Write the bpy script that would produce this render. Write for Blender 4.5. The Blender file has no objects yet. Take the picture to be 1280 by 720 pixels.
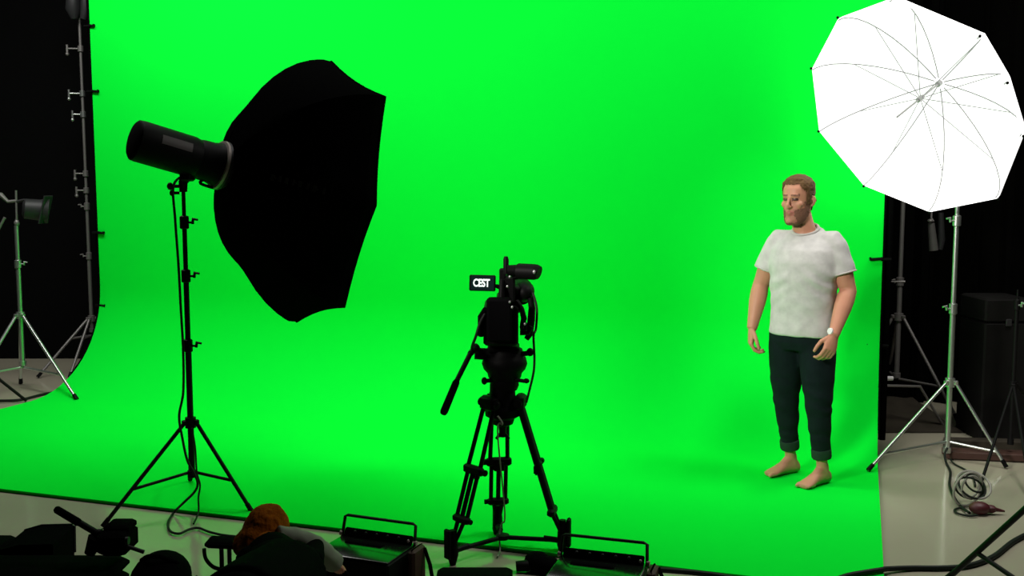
import bpy, bmesh, math, random
from mathutils import Vector, Matrix, Quaternion, noise
random.seed(7)
V = Vector
PI = math.pi
scene = bpy.context.scene
COL = scene.collection

# ------------------------------------------------------------------ camera
F = 1300.0
TH = math.atan(130 / 1300)
CH = 1.75
CT, ST = math.cos(TH), math.sin(TH)
cam_d = bpy.data.cameras.new('camera')
cam_d.sensor_width = 36
cam_d.lens = 36 * F / 1280
cam_d.clip_end = 100
cam = bpy.data.objects.new('camera', cam_d)
COL.objects.link(cam)
cam.location = (0, 0, CH)
cam.rotation_euler = (PI / 2 - TH, 0, 0)
scene.camera = cam


def ray(px, py):
    x = (px - 640) / F
    y = -(py - 360) / F
    return V((x, CT + y * ST, -ST + y * CT))


def at(px, py, Y):
    """the place seen at a photo pixel at depth Y"""
    r = ray(px, py)
    return V((0, 0, CH)) + r * (Y / r.y)


def flo(px, py, z=0.0):
    r = ray(px, py)
    return V((0, 0, CH)) + r * ((z - CH) / r.z)


def onplane(px, py, c, n):
    r = ray(px, py)
    o = V((0, 0, CH))
    return o + r * ((c - o).dot(n) / r.dot(n))


# ------------------------------------------------------------------ materials
def mat(name, col, rough=0.5, metal=0.0, spec=0.5, var=0.08, scale=12.0, emit=None, bump=0.0, col2=None):
    m = bpy.data.materials.new(name)
    m.use_nodes = True
    nt = m.node_tree
    b = nt.nodes['Principled BSDF']
    tc = nt.nodes.new('ShaderNodeTexCoord')
    ns = nt.nodes.new('ShaderNodeTexNoise')
    ns.inputs['Scale'].default_value = scale
    ns.inputs['Detail'].default_value = 4
    nt.links.new(tc.outputs['Object'], ns.inputs['Vector'])
    mx = nt.nodes.new('ShaderNodeMix')
    mx.data_type = 'RGBA'
    c2 = col2 or tuple(c * (1 - var) for c in col)
    c1 = col if col2 else tuple(min(1, c * (1 + var)) for c in col)
    mx.inputs[6].default_value = (*c1, 1)
    mx.inputs[7].default_value = (*c2, 1)
    nt.links.new(ns.outputs['Fac'], mx.inputs[0])
    nt.links.new(mx.outputs[2], b.inputs['Base Color'])
    b.inputs['Roughness'].default_value = rough
    b.inputs['Metallic'].default_value = metal
    b.inputs['Specular IOR Level'].default_value = spec
    if emit:
        b.inputs['Emission Color'].default_value = (*emit[0], 1)
        b.inputs['Emission Strength'].default_value = emit[1]
    if bump:
        bp = nt.nodes.new('ShaderNodeBump')
        bp.inputs['Strength'].default_value = bump
        bp.inputs['Distance'].default_value = 0.01
        nt.links.new(ns.outputs['Fac'], bp.inputs['Height'])
        nt.links.new(bp.outputs['Normal'], b.inputs['Normal'])
    return m


M = {}
M['green'] = mat('chroma_green_fabric', (0.0015, 0.84, 0.038), 0.9, spec=0.03, var=0.02, scale=1.5)
M['green_edge'] = mat('green_lip_shade', (0.003, 0.2, 0.008), 0.9, spec=0.0)  # shade of the sheet's front face, put into a darker green
M['floor'] = mat('studio_floor', (0.41, 0.385, 0.285), 0.13, spec=1.0, var=0.07, scale=2.2)
M['black_wall'] = mat('black_drape', (0.004, 0.004, 0.004), 1.0, spec=0.0)
M['curtain'] = mat('black_curtain', (0.0022, 0.0022, 0.002), 1.0, spec=0.0)
M['black'] = mat('black_metal', (0.005, 0.005, 0.005), 0.55, spec=0.12)
M['black_fab'] = mat('black_fabric', (0.0022, 0.0022, 0.0022), 1.0, spec=0.0)
M['black_soft'] = mat('black_cordura', (0.0025, 0.0025, 0.0028), 0.95, spec=0.02)
M['black_plas'] = mat('black_plastic', (0.003, 0.003, 0.003), 0.55, spec=0.08)
M['gloss'] = mat('glossy_black_lid', (0.006, 0.009, 0.006), 0.2, spec=1.0, var=0.2, scale=30)
M['dim'] = mat('dark_grey_plastic', (0.02, 0.02, 0.021), 0.5, spec=0.3)
M['case'] = mat('scuffed_black_case', (0.006, 0.0058, 0.0054), 0.7, spec=0.1, var=0.4, scale=5)
M['grey'] = mat('grey_plastic', (0.09, 0.085, 0.08), 0.5, spec=0.4)
M['badge'] = mat('grey_side_label', (0.05, 0.042, 0.04), 0.5, spec=0.3)
M['ring'] = mat('aluminium_ring', (0.42, 0.36, 0.32), 0.5, metal=0.2)
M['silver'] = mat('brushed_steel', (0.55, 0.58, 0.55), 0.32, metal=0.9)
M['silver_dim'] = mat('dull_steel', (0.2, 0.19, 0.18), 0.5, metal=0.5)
M['cable'] = mat('black_rubber_cable', (0.008, 0.012, 0.008), 0.6, spec=0.2)
M['cable_red'] = mat('dark_red_plug', (0.07, 0.008, 0.012), 0.5)
M['cable_grey'] = mat('pale_grey_cable', (0.3, 0.29, 0.25), 0.5)
M['white'] = mat('white_tape', (0.8, 0.8, 0.8), 0.6)
M['brown'] = mat('brown_leather', (0.05, 0.024, 0.018), 0.6, spec=0.2)
M['wood'] = mat('dark_red_wood', (0.06, 0.026, 0.018), 0.6, scale=6, var=0.4)
M['dust'] = mat('dusty_brown_cloth', (0.035, 0.03, 0.022), 0.9, scale=7, var=0.5, spec=0.1)
M['skin'] = mat('skin', (0.53, 0.255, 0.16), 0.5, spec=0.3, var=0.10, scale=14)
M['lips'] = mat('lips', (0.42, 0.15, 0.12), 0.5, spec=0.3)
M['eye'] = mat('eye', (0.10, 0.055, 0.045), 0.35, spec=0.4)
M['hair'] = mat('brown_hair', (0.12, 0.066, 0.027), 0.75, spec=0.2, var=0.5, scale=70, bump=0.6)
M['beard'] = mat('brown_beard', (0.21, 0.105, 0.068), 0.8, spec=0.15, var=0.35, scale=120, bump=0.4)
M['stubble'] = mat('stubbled_skin', (0.42, 0.20, 0.135), 0.6, spec=0.2, var=0.2, scale=90)
M['shirt'] = mat('heather_grey_jersey', (0.66, 0.655, 0.63), 0.9, spec=0.1, scale=22, bump=0.25, col2=(0.42, 0.42, 0.41))
M['collar'] = mat('grey_rib_collar', (0.50, 0.48, 0.45), 0.9, spec=0.1)
M['pants'] = mat('dark_teal_denim', (0.0055, 0.0125, 0.0135), 0.9, spec=0.12, scale=20, var=0.3)
M['cuff'] = mat('turned_cuff_denim', (0.018, 0.045, 0.028), 0.9, spec=0.12)
M['nail'] = mat('nail', (0.62, 0.38, 0.3), 0.35)
M['ginger'] = mat('ginger_hair', (0.22, 0.060, 0.001), 0.8, spec=0.05, var=0.4, scale=50, bump=0.6)
M['sleeve'] = mat('grey_sleeve', (0.20, 0.23, 0.17), 0.9, spec=0.1)
M['diffuser'] = mat('softbox_diffuser', (0.9, 0.9, 0.9), 0.8, emit=((1, 0.97, 0.93), 2.2))
M['umbrella'] = mat('white_umbrella_fabric', (0.9, 0.9, 0.9), 0.8, spec=0.1, emit=((1, 0.985, 0.97), 1.25))
M['rib'] = mat('umbrella_rib', (0.16, 0.155, 0.155), 0.6, spec=0.05, emit=((1, 1, 1), 0.2))  # glow painted in to keep ribs pale against the canopy
M['rib_dark'] = mat('umbrella_runner', (0.30, 0.29, 0.29), 0.5, spec=0.2, emit=((1, 1, 1), 0.1))  # weaker painted glow; the runner is no light source
M['screen'] = mat('monitor_glass', (0.004, 0.012, 0.012), 0.25, emit=((0.25, 1.0, 0.9), 0.006))
M['text'] = mat('screen_text', (0.8, 0.9, 0.85), 0.5, emit=((0.82, 1, 0.92), 0.75))
M['glint'] = mat('silver_screw', (0.5, 0.48, 0.5), 0.3, metal=0.7)
M['logo'] = mat('faint_grey_print', (0.02, 0.021, 0.02), 0.7, spec=0.1)


# ------------------------------------------------------------------ mesh builder
def frame_of(d):
    d = d.normalized()
    up = V((0, 0, 1)) if abs(d.z) < 0.9 else V((0, 1, 0))
    a = d.cross(up).normalized()
    return a, d.cross(a).normalized()


class MB:
    def __init__(self):
        self.v, self.f, self.m, self.mi = [], [], [], 0

    def add(self, vs, fs):
        o = len(self.v)
        self.v += [V(x) for x in vs]
        for f in fs:
            self.f.append([i + o for i in f])
            self.m.append(self.mi)
        return self

    def rings(self, rings, cap=True):
        n = len(rings[0])
        vs = [p for r in rings for p in r]
        fs = []
        for i in range(len(rings) - 1):
            for j in range(n):
                k = (j + 1) % n
                fs.append([i * n + j, i * n + k, (i + 1) * n + k, (i + 1) * n + j])
        if cap:
            fs.append(list(range(n))[::-1])
            fs.append([(len(rings) - 1) * n + j for j in range(n)])
        return self.add(vs, fs)

    def tube(self, pts, r, n=10, cap=True):
        pts = [V(p) for p in pts]
        rs = r if isinstance(r, (list, tuple)) else [r] * len(pts)
        a = None
        R = []
        for i, p in enumerate(pts):
            d = pts[min(i + 1, len(pts) - 1)] - pts[max(i - 1, 0)]
            d.normalize()
            if a is None:
                a, b = frame_of(d)
            else:
                a = (a - d * a.dot(d)).normalized()
                b = d.cross(a).normalized()
            R.append([p + (a * math.cos(2 * PI * j / n) + b * math.sin(2 * PI * j / n)) * rs[i] for j in range(n)])
        return self.rings(R, cap)

    def rod(self, a, b, r, r2=None, n=12):
        return self.tube([a, b], [r, r if r2 is None else r2], n)

    def lathe(self, prof, origin, axis, n=24):
        a, b = frame_of(V(axis))
        d = V(axis).normalized()
        o = V(origin)
        R = [[o + d * h + (a * math.cos(2 * PI * j / n) + b * math.sin(2 * PI * j / n)) * max(r, 1e-4) for j in range(n)] for r, h in prof]
        return self.rings(R)

    def box(self, c, s, rot=None, bev=0.0, taper=1.0):
        """bevelled box; s = full sizes"""
        c = V(c)
        hx, hy, hz = s[0] / 2, s[1] / 2, s[2] / 2
        b = min(bev, hx * .9, hy * .9, hz * .9)
        R = []
        levels = [(-hz, b), (-hz + b, 0), (hz - b, 0), (hz, b)] if b > 0 else [(-hz, 0), (hz, 0)]
        for z, ins in levels:
            t = 1 if z < 0 else taper
            x, y = (hx - ins) * t, (hy - ins) * t
            q = b if b > 0 else 0
            if q > 0:
                ring = [(x - q, -y), (x, -y + q), (x, y - q), (x - q, y), (-x + q, y), (-x, y - q), (-x, -y + q), (-x + q, -y)]
            else:
                ring = [(x, -y), (x, y), (-x, y), (-x, -y)]
            R.append([V((p[0], p[1], z)) for p in ring])
        R = [[(rot @ p if rot else p) + c for p in r] for r in R]
        return self.rings(R)

    def ell(self, c, r, rot=None, nu=16, nv=10):
        c = V(c)
        R = []
        for i in range(nv + 1):
            t = PI * i / nv
            t = min(max(t, 0.02), PI - 0.02)
            ring = []
            for j in range(nu):
                p = V((r[0] * math.sin(t) * math.cos(2 * PI * j / nu), r[1] * math.sin(t) * math.sin(2 * PI * j / nu), -r[2] * math.cos(t)))
                ring.append((rot @ p if rot else p) + c)
            R.append(ring)
        return self.rings(R)

    def build(self, name, m, parent=None, smooth=True, recalc=True):
        me = bpy.data.meshes.new(name)
        me.from_pydata([tuple(v) for v in self.v], [], self.f)
        ms = m if isinstance(m, list) else [m]
        for x in ms:
            me.materials.append(x)
        for p, i in zip(me.polygons, self.m):
            p.material_index = min(i, len(ms) - 1)
        if recalc:
            bm = bmesh.new()
            bm.from_mesh(me)
            bmesh.ops.recalc_face_normals(bm, faces=bm.faces)
            bm.to_mesh(me)
            bm.free()
        o = bpy.data.objects.new(name, me)
        COL.objects.link(o)
        if smooth:
            me.polygons.foreach_set('use_smooth', [True] * len(me.polygons))
            try:
                me.set_sharp_from_angle(angle=math.radians(40))
            except Exception:
                pass
        if parent:
            o.parent = parent
            o.matrix_parent_inverse = world_of(parent).inverted()
        return o


def world_of(o):
    m = o.matrix_basis.copy()
    if o.parent:
        m = world_of(o.parent) @ o.matrix_parent_inverse @ m
    return m


def thing(name, label, cat, loc=(0, 0, 0), group=None):
    o = bpy.data.objects.new(name, None)
    o.empty_display_size = 0.05
    COL.objects.link(o)
    o.location = loc
    return tag(o, label, cat, group)


def tag(o, label, cat, group=None):
    o['label'] = label
    o['category'] = cat
    if group:
        o['group'] = group
    return o


def struct(o):
    o['kind'] = 'structure'
    return o


def bez(pts, n=10):
    """smooth Catmull-Rom path"""
    pts = [V(p) for p in pts]
    out = []
    for i in range(len(pts) - 1):
        p0, p1, p2, p3 = pts[max(i - 1, 0)], pts[i], pts[i + 1], pts[min(i + 2, len(pts) - 1)]
        for k in range(n):
            t = k / n
            out.append(0.5 * ((2 * p1) + (p2 - p0) * t + (2 * p0 - 5 * p1 + 4 * p2 - p3) * t * t + (3 * p1 - p0 - 3 * p2 + p3) * t ** 3))
    out.append(pts[-1])
    return out


def cable(label, pts, r, m, name='cable', n=10, group=None):
    o = MB().tube(bez(pts, n), r, 8).build(name, m)
    return tag(o, label, 'cable', group)


# ------------------------------------------------------------------ the room
XL, XR, YB, YF, ZC = -6.2, 6.2, 10.35, -1.5, 5.2
fl = MB().box(((XL + XR) / 2, (YB + YF) / 2, -0.05), (XR - XL, YB - YF, 0.1)).build('floor', M['floor'], smooth=False)
struct(fl)
struct(MB().box((0, YB + .05, ZC / 2), (XR - XL, .1, ZC)).build('wall_back', M['black_wall'], smooth=False))
struct(MB().box((0, YF - .05, ZC / 2), (XR - XL, .1, ZC)).build('wall_front', M['black_wall'], smooth=False))
struct(MB().box((XL - .05, (YB + YF) / 2, ZC / 2), (.1, YB - YF, ZC)).build('wall_left', M['black_wall'], smooth=False))
struct(MB().box((XR + .05, (YB + YF) / 2, ZC / 2), (.1, YB - YF, ZC)).build('wall_right', M['black_wall'], smooth=False))
struct(MB().box((0, (YB + YF) / 2, ZC + .05), (XR - XL, YB - YF, .1)).build('ceiling', M['black_wall'], smooth=False))

# black drape standing behind the right-hand stands
cur = MB()
R0, R1 = [], []
nn = 120
for i in range(nn + 1):
    x = 2.2 + 3.9 * i / nn
    y = 8.35 + .05 * math.sin(i * 1.1) + .02 * math.sin(i * 2.7) - .35 * i / nn
    R0.append((x, y, 0.004))
    R1.append((x, y, 5.0))
cur.add(R0 + R1, [[i, i + 1, nn + 2 + i, nn + 1 + i] for i in range(nn)])
tag(cur.build('black_curtain', M['curtain'], recalc=False), 'tall black stage curtain hanging behind the silver stands at the right', 'curtain')

# ------------------------------------------------------------------ green screen cyclorama
WL, WR = flo(130, 480), flo(1095, 551)
U = (WR - WL)
W = U.length
U.normalize()
N = V((U.y, -U.x, 0))
if N.y > 0:
    N = -N
f0, f1 = flo(0, 614), flo(550, 680)
DEP = ((f0 - WL).dot(N) + (f1 - WL).dot(N)) / 2
TK = 0.018
RC = 0.85
HW = 4.6
gs = thing('green_screen', 'bright green cyclorama backdrop sweeping from wall onto floor', 'backdrop', WL + U * (W / 2))
prof = []  # (n, z) surface, from top down to front edge
prof.append((0.0, HW))
for k in range(1, 16):
    prof.append((0.0, RC + TK + (HW - RC - TK) * (1 - k / 15)))
for k in range(1, 17):
    a = (PI / 2) * k / 16
    prof.append((RC - RC * math.cos(a), RC + TK - RC * math.sin(a)))
for k in range(1, 11):
    prof.append((RC + (DEP - RC) * k / 10, TK))
# outward thickness
under = []
for i, (n_, z) in enumerate(prof):
    a = prof[max(i - 1, 0)]
    b = prof[min(i + 1, len(prof) - 1)]
    d = V((b[0] - a[0], b[1] - a[1])).normalized()
    nx, nz = d.y, -d.x      # towards the back/below
    under.append((n_ + nx * (TK - .002), z + nz * (TK - .002)))
sheet = MB()
NU = 24
cols = []
for i in range(NU + 1):
    u = W * i / NU
    ring = [WL + U * u + N * n_ + V((0, 0, z)) for n_, z in prof] + [WL + U * u + N * n_ + V((0, 0, z)) for n_, z in reversed(under)]
    cols.append(ring)
sheet.rings(cols)
sheet.build('green_sheet', M['green'], gs)
rim = MB()  # dark green tube painting the shaded front face of the floor sheet
FA = WL + N * DEP
rim.tube([FA + V((0, 0, TK * .52)), FA + U * W + V((0, 0, TK * .52))], TK * .5, 8)
rim.build('front_lip_shade', M['green_edge'], gs)
for side, uu in ((0, -0.008), (1, W + 0.008)):
    e = MB()
    e.tube([WL + U * uu + N * (n_ + .001) + V((0, 0, z)) for n_, z in prof[:26]], .008, 6)
    e.build('side_hem', M['black_fab'], gs)
    pole = MB()
    off = -.03 if side == 0 else .03
    pole.rod(WL + U * (uu + off) - N * .05 + V((0, 0, .0)), WL + U * (uu + off) - N * .05 + V((0, 0, HW + .1)), .024)
    pole.build('frame_upright', M['black_fab'], gs)
cb = MB()
cb.rod(WL - N * .05 + V((0, 0, HW + .05)) - U * .1, WL - N * .05 + V((0, 0, HW + .05)) + U * (W + .1), .024)
cb.build('frame_crossbar', M['black_fab'], gs)


def clip(px, py, side, big, label):
    """spring clip nipping the screen's edge"""
    base = WL if side == 'l' else WR
    p = onplane(px, py, base + N * .01, N)
    u = (p - base).dot(U)
    s = 1 if side == 'l' else -1
    c = base + U * 0 + V((0, 0, p.z)) + N * .012
    L = .075 * big
    o = MB()
    rot = Matrix((U * s, N, V((0, 0, 1)))).transposed()
    tl = rot @ Matrix.Rotation(math.radians(6), 3, 'Y')
    jaw = MB()
    jaw.box(c + U * s * L * .42, (L, .02, .020), tl, .005)
    jaw.box(c + U * s * (L * .9), (.012, .028, .026), tl, .004)
    t = thing('spring_clip', label, 'clip', c, 'clips along the green screen edges')
    jaw.build('jaw', M['black_plas'], t)
    h = MB()
    h.box(c - U * s * .03 - N * .01, (.06, .03, .02), rot, .006)
    h.rod(c - N * .02 + V((0, 0, -.014)), c - N * .02 + V((0, 0, .014)), .012)
    h.build('handle', M['black_plas'], t)


clip(118, 32, 'l', .75, 'highest black clip on the left edge of green screen, near photo top')
clip(121, 114, 'l', 1.0, 'second highest black clip on the left edge of green screen')
clip(127, 291, 'l', 1.0, 'black clip on left screen edge level with the softbox stand knobs')
clip(129, 382, 'l', .8, 'lowest black clip on the left edge, just above the floor curve')
clip(1100, 324, 'r', 1.15, 'black clip on right screen edge beside the man shoulder, higher of the two')
clip(1096, 432, 'r', 1.15, 'black clip on right screen edge beside the man hip, lower of the two')


# ------------------------------------------------------------------ stands
def stand(name, label, base, H, zc, feet, zb, m, r=.016, zbot=.1, knobs=(), knob_dir=None, group=None, top_r=None, foot_m=None, rleg=None, knob_m=None):
    """tripod stand: pole, sliding collar, hinged legs with braces, riser joints with tightening knobs"""
    base = V(base)
    t = thing(name, label, 'stand', base, group)
    z = V((0, 0, 1))
    rl = rleg or r * .62
    segs = sorted([zbot] + [k for k in knobs] + [H])
    p = MB()
    rr = [r * (1 - .13 * i) for i in range(len(segs))]
    for i in range(len(segs) - 1):
        p.rod(base + z * segs[i], base + z * segs[i + 1], rr[i], n=12)
    p.rod(base + z * H, base + z * (H + .05), r * .45)
    p.build('pole', m, t)
    c = MB()
    c.lathe([(r * 1.1, -.03), (r * 1.75, -.028), (r * 1.75, .028), (r * 1.1, .03)], base + z * zc, z, 12)
    c.build('collar', m, t)
    b = MB()
    b.lathe([(r * 1.1, -.02), (r * 1.5, -.018), (r * 1.5, .018), (r * 1.1, .02)], base + z * (zbot + .02), z, 12)
    b.build('lower_collar', m, t)
    kd = V(knob_dir or (1, -.3, 0)).normalized()
    for k in knobs:
        q = MB()
        q.lathe([(r * 1.0, -.035), (r * 1.45, -.03), (r * 1.45, .03), (r * 1.0, .035)], base + z * k, z, 12)
        q.build('riser_clamp', m, t)
        q = MB()
        q.rod(base + z * k + kd * r, base + z * k + kd * (r + .035), .006)
        q.tube([base + z * k + kd * (r + .03) + z * -.008, base + z * k + kd * (r + .034) + z * .018, base + z * k + kd * (r + .06) + z * .014], [.008, .009, .006], 8)
        q.build('knob', knob_m or m, t)
    for f in feet:
        f = V((f[0], f[1], f[2] if len(f) > 2 else 0.0))
        d = (f - base)
        d.z = 0
        dn = d.normalized()
        top = base + z * zc + dn * r * 2.0
        l = MB()
        end = f + z * rl
        l.rod(top, end, rl)
        l.lathe([(rl * 1.2, -.012), (rl * 1.5, -.008), (rl * 1.5, .012), (rl, .016)], top, z, 8)
        lg = l.build('leg', m, t)
        ft = MB()
        dd = (top - end).normalized()
        ft.tube([end - dd * .0, end + dd * .05], [rl * 1.35, rl * 1.25], 8)
        ft.build('foot', foot_m or M['black_plas'], lg)
        if zb is not None:
            k = (zc - zb[1]) / (zc - rl)
            mid = top + (end - top) * k
            br = MB()
            br.rod(base + z * zb[0] + dn * r, mid, rl * .8)
            br.build('brace', m, t)
    return t


def zat(py, Y, px=640):
    return at(px, py, Y).z


# --- black stand carrying the octagonal softbox
SB = V((-1.715, 5.45, 0))
st = stand('light_stand', 'tall black light stand holding the octagonal softbox at the left', SB, zat(240, 5.45), zat(528, 5.45),
           [flo(128, 661), flo(315, 642), (SB.x - .17, SB.y + .5, TK)], (zat(590, 5.45), zat(594, 5.45) - .02), M['black'], r=.0165, zbot=zat(592, 5.45) - .02,
           knobs=(zat(432, 5.45), zat(345, 5.45), zat(278, 5.45)), knob_dir=(1, -.2, 0), rleg=.0105)

# --- octabox geometry
ax = V((math.cos(-.146) * math.sin(.93), math.cos(-.146) * math.cos(.93), math.sin(-.146)))
k_ = 1.108
OC = V((-1.037 * k_, 5.3 * k_, CH + (1.712 - CH) * k_))
OR = .685 * k_
e1 = ax.cross(V((0, 0, 1))).normalized()
e2 = e1.cross(ax).normalized()
corners = []
meas = {0: (403, 75), 1: (473, 118), 2: (458, 255), 3: (420, 384), 4: (361, 401)}
for i in range(8):
    a = .085 + 2 * PI * i / 8
    p = OC + (e1 * math.sin(a) + e2 * math.cos(a)) * OR
    if i in meas:
        q = onplane(*meas[i], OC, ax)
        p = p.lerp(q, .85)
    if i in (5, 6, 7):
        p = OC + (p - OC) * {5: 1.05, 6: .98, 7: .92}[i]
    corners.append(p)
OH = .53
hub = at(276, 207, (OC - ax * OH).y)
sax = (OC - hub).normalized()
OHV = OC - hub


def octa_ring(th, pull=0.0, scale=1.0, shift=0.0):
    out = []
    s, c = math.sin(th), math.cos(th)
    for i in range(8):
        A, B = corners[i] - OC, corners[(i + 1) % 8] - OC
        for j in range(6):
            t = j / 6
            p = A.lerp(B, t)
            p = p * (1 - .034 * 4 * t * (1 - t) * s ** 4)
            q = 1 - th / (PI / 2)
            s2 = .72 * s + .28 * (1 - q)
            out.append(OC + p * s2 * scale - OHV * (.72 * c + .28 * q) - ax * shift)
    return out


sbx = thing('softbox', 'large black octagonal softbox seen from behind on the left stand', 'softbox', hub)
sh = MB()
ths = [math.radians(a) for a in (9, 14, 20, 27, 35, 44, 53, 62, 71, 80, 86, 90)]
sh.rings([octa_ring(t) for t in ths], cap=False)
sh.rings([octa_ring(t, scale=.985) for t in ths], cap=False)
sh.rings([octa_ring(PI / 2), octa_ring(PI / 2, shift=-.05)], cap=False)
sh.build('fabric_shell', M['black_fab'], sbx, recalc=False)
rb = MB()
rb.tube(octa_ring(PI / 2, shift=-.05) + [octa_ring(PI / 2, shift=-.05)[0]], .006, 6)
rb.build('rim_piping', M['black_fab'], sbx)
for i in range(8):
    r_ = MB()
    r_.tube([octa_ring(t, scale=.97)[i * 6] for t in ths], .005, 6)
    r_.build('rib', M['black_fab'], sbx)
df = MB()
ring = octa_ring(PI / 2, scale=.97, shift=-.005)
df.add([OC + ax * .005] + ring, [[0, 1 + j, 1 + (j + 1) % 48] for j in range(48)])
df.build('front_diffuser', M['diffuser'], sbx, recalc=False)
sp = MB()
sp.lathe([(.07, -.005), (.128, 0), (.132, .02), (.118, .045), (.07, .05)], hub - sax * .012, sax, 32)
sp.build('speed_ring', M['dim'], sbx)
# faint, unreadable print on the cloth: a row of small strokes
lg = MB()
nrm_at = lambda px, py: None
for i, (px, py) in enumerate([(341, 222), (350, 224), (358, 226), (367, 228), (375, 230), (385, 233), (393, 236), (405, 239)]):
    rr_ = ray(px, py)
    # march the shell surface: intersect with the ellipsoid of the bowl
    lo, hi = 4.0, 7.0
    o = V((0, 0, CH))
    hit = None
    t = 4.2
    while t < 7.0:
        p = o + rr_ * t
        q = p - OC
        h = q.dot(ax)
        rad = (q - ax * h).length
        if (rad / (OR * .93)) ** 2 + (h / OH) ** 2 < 1.0:
            hit = p
            break
        t += .002
    if hit:
        nd = -rr_.normalized()
        rgt = V((1, 0, 0))
        dwn = V((.2, 0, -1)).normalized()
        c = hit + nd * .012
        hgt, wd = .03, (.012 if i % 2 else .018)
        lg = MB()
        lg.box(c, (wd, .002, hgt), Matrix.Rotation(math.radians(14), 3, 'Y'), 0)
        if i % 3 == 0:
            lg.box(c + V((.010, 0, -.003)), (.02, .002, .006), Matrix.Rotation(math.radians(14), 3, 'Y'), 0)
        lg.build('printed_mark', M['logo'], sbx)

# --- strobe behind it
SL = .475
sx = thing('studio_strobe', 'black tube shaped studio flash head plugged into the octagonal softbox', 'flash head', hub - sax * (SL * .4))
b_ = MB()
b_.lathe([(.02, -SL), (.092, -SL + .002), (.104, -SL + .012), (.107, -SL + .035), (.107, -.17), (.1, -.14)], hub, sax, 28)
b_.build('body', M['black_plas'], sx)
b_ = MB()
b_.lathe([(.1, -.14), (.105, -.12), (.108, -.06), (.118, -.02), (.122, -.014)], hub, sax, 28)
b_.build('mount_collar', M['black_plas'], sx)
b_ = MB()
b_.lathe([(.118, -.016), (.131, -.014), (.131, .0), (.12, .004)], hub - sax * .004, sax, 36)
b_.build('front_ring', M['ring'], sx)
lp = MB()
for k in range(6):
    pass
lpts = []
side_dir = (V((0, 0, CH)) - hub)
side_dir = (side_dir - sax * side_dir.dot(sax)).normalized()
upv = sax.cross(side_dir).normalized()
if upv.z < 0:
    upv = -upv
L0, L1 = [], []
for k in range(7):
    an = math.radians(12 + 26 * k / 6)
    nr = side_dir * math.cos(an) + upv * math.sin(an)
    L0.append(hub - sax * .365 + nr * .1085)
    L1.append(hub - sax * .205 + nr * .1085)
lp.add(L0 + L1, [[i, i + 1, 8 + i, 7 + i] for i in range(6)])
lp.build('side_label', M['badge'], sx, recalc=False)
br = MB()
pt = V((SB.x, SB.y, zat(240, 5.45)))
und = hub - sax * .19 - V((0, 0, .1))
br.tube([pt, V((pt.x, pt.y, pt.z + .05)), und], [.02, .024, .03], 12)
br.box(und + V((0, 0, -.01)), (.06, .09, .05), None, .01)
br.build('tilt_bracket', M['black'], sx)
br = MB()
br.rod(pt + V((-.02, 0, .03)), pt + V((-.06, -.01, .03)), .009)
br.ell(pt + V((-.065, -.01, .03)), (.016, .016, .02))
br.rod(pt + V((-.02, 0, -.005)), pt + V((-.05, -.01, -.005)), .008)
br.ell(pt + V((-.055, -.01, -.005)), (.014, .014, .017))
br.build('bracket_knob', M['black'], sx)
hd = MB()
hd.tube(bez([hub - sax * .1 - V((0, 0, .1)), hub - sax * .12 - V((0, 0, .125)), hub - sax * .05 - V((0, 0, .13)), hub - sax * .02 - V((0, 0, .12))], 5), .008, 8)
hd.build('lock_lever', M['black'], sx)

# power cable hanging from the strobe
cable('thin black power cable hanging from the flash head down the softbox stand',
      [hub - sax * .2 - V((0, 0, .1)), at(217, 232, 5.36), at(219, 275, 5.36), at(223, 330, 5.38), at(226, 385, 5.4), at(229, 440, 5.4), at(229, 490, 5.4), at(224, 520, 5.38), at(228, 548, 5.38), at(234, 575, 5.38), at(242, 590, 5.38), at(247, 604, 5.37), at(243, 615, 5.36),
       at(230, 628, 5.34), flo(217, 641, .012), flo(210, 654, .012), flo(213, 664, .012), flo(224, 667, .012), flo(236, 662, .012), flo(248, 660, .012), flo(262, 665, .012), flo(280, 669, .012), flo(300, 671, .012), flo(318, 672, .012)],
      .0065, M['cable'], 'power_cable')
cable('second thin cable running down the left stand past its lower collar',
      [at(240, 535, 5.36), at(244, 560, 5.36), at(246, 590, 5.36), at(250, 606, 5.36), at(248, 622, 5.35), at(248, 640, 5.33), flo(242, 655, .012)], .005, M['cable'], 'sync_cable')

# ------------------------------------------------------------------ umbrella on the right
UC = V((2.352, 6.2, 2.21))
ua = V((math.cos(.475) * math.sin(.931), math.cos(.475) * math.cos(.931), math.sin(.475)))
tips_px = [(1113, -1), (1224, 46), (1258, 104), (1278, 170), (1247, 248), (1162, 265), (1080, 232), (1024, 164), (1015, 86), (1048, 23)]
tips = [onplane(x, y, UC, ua) for x, y in tips_px]
UH = .33
UN = len(tips)


def um_ring(th, scale=1.0):
    s, c = math.sin(th), math.cos(th)
    out = []
    for i in range(UN):
        A, B = tips[i] - UC, tips[(i + 1) % UN] - UC
        for j in range(5):
            t = j / 5
            p = A.lerp(B, t)
            out.append(UC + p * s * scale * (1 + .0 * t) + ua * UH * c)
    return out


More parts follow.
